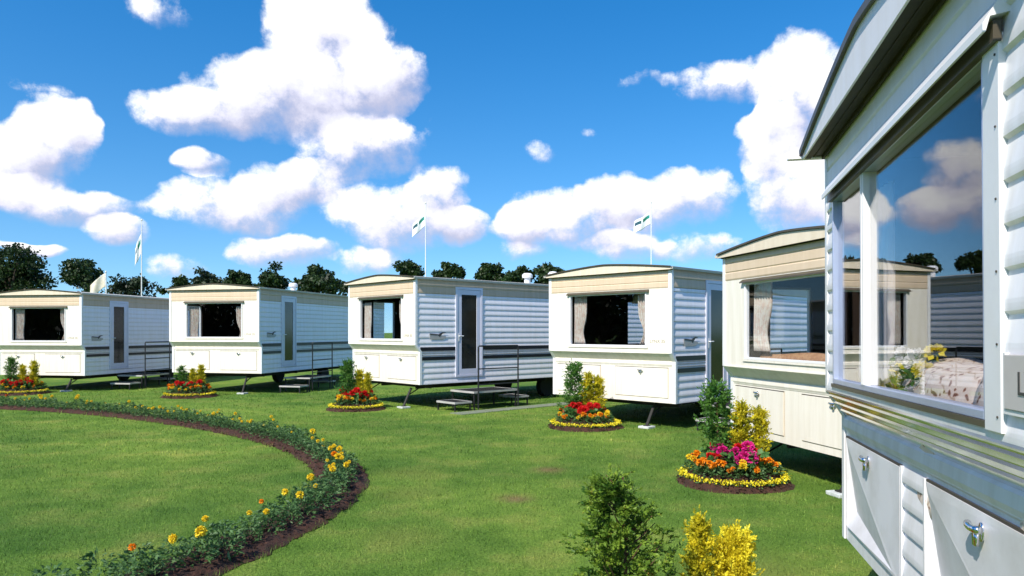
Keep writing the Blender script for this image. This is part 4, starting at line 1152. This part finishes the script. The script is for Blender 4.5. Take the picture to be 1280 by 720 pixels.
# ------------------------------------------------------------------ flags
m, nt, b = new_mat('flag_cloth')
tc = N(nt, 'ShaderNodeTexCoord'); sp = N(nt, 'ShaderNodeSeparateXYZ'); nt.links.new(tc.outputs['UV'], sp.inputs[0])
n = noise(nt, 7, 1, .5, vec=tc.outputs['UV'])
def MA(op, a, b2):
    q = N(nt, 'ShaderNodeMath', operation=op)
    for i, x in enumerate((a, b2)):
        if isinstance(x, (int, float)): q.inputs[i].default_value = x
        else: nt.links.new(x, q.inputs[i])
    return q.outputs[0]
band = MA('LESS_THAN', MA('ABSOLUTE', MA('SUBTRACT', sp.outputs[1], .66), 0), .13)
gap = MA('GREATER_THAN', MA('ABSOLUTE', MA('SUBTRACT', sp.outputs[0], .52), 0), .05)
inn = MA('MULTIPLY', MA('GREATER_THAN', sp.outputs[0], .06), MA('LESS_THAN', sp.outputs[0], .95))
fac = MA('MULTIPLY', MA('MULTIPLY', band, gap), inn)
cc = ramp(nt, [(.0, (.02, .30, .28)), (.35, (.01, .20, .12)), (.6, (.01, .08, .09)), (1, (.02, .07, .12))], sp.outputs[0])
mx = N(nt, 'ShaderNodeMix', data_type='RGBA'); nt.links.new(fac, mx.inputs['Factor']); mx.inputs['A'].default_value = (.8, .81, .82, 1); nt.links.new(cc.outputs[0], mx.inputs['B'])
nt.links.new(mx.outputs['Result'], b.inputs['Base Color']); b.inputs['Roughness'].default_value = .8; M['flag'] = m
M['creamflag'] = cloth('cream_flag', (.78, .72, .58), (.82, .78, .68), scale=3)

def flag_pole(px, top, Y, label, fw, fh, droop, mat, flag_top=.35, r=.035, swing=1.0, lean=0):
    X = (px - 640) / F * Y; H = 1.86 + (YH - top) / F * Y
    root = empty('flagpole', (X, Y, 0)); tag(root, label, 'flagpole', 'flagpoles behind the caravans')
    mb = MB().tube([(0, 0, 0), (lean, 0, H)], r * 1.25, 10, r * .7); mb.lathe([(.01, H), (.05, H + .02), (.055, H + .07), (.02, H + .11)], lean, 0, 12)
    mb.build('pole', M['pole'], root)
    nu, nv = 26, 14; vs_ = []; uv = []
    for j in range(nv + 1):
        for i in range(nu + 1):
            u = i / nu; v = j / nv
            vs_.append((lean - .04 - fw * u * math.cos(droop) * (1 - .05 * v), .10 * math.sin(u * 7 + v * 1.5) * u * swing, H - flag_top - fh * (1 - v) - fw * u * math.sin(droop) + .03 * math.sin(u * 9))); uv.append((u, v))
    mb = MB(); mb.v = vs_; mb.f = [(j * (nu + 1) + i, j * (nu + 1) + i + 1, (j + 1) * (nu + 1) + i + 1, (j + 1) * (nu + 1) + i) for j in range(nv) for i in range(nu)]
    o = mb.build('flag', mat, root, fix=False, smooth=True)
    ul = o.data.uv_layers.new(name='UVMap')
    for lp in o.data.loops: ul.data[lp.index].uv = uv[lp.vertex_index]
    o.modifiers.new('thickness', 'SOLIDIFY').thickness = .004
flag_pole(532, 255, 44, 'tall white flagpole over the middle caravan, green striped flag blowing left', 1.05, .80, .72, M['flag'], .55)
flag_pole(814, 254, 42, 'tall white flagpole over the lamp caravan, green striped flag blowing left', 1.12, .72, .52, M['flag'], .5)
flag_pole(177, 276, 44, 'tall white flagpole over the left end caravan, flag hanging limp', 1.0, 1.2, 1.15, M['flag'], .8)
flag_pole(134, 341, 40, 'short pole with a plain cream flag before the ragged tree', 1.15, .75, .62, M['creamflag'], .02, .04, 1.5, -.07)
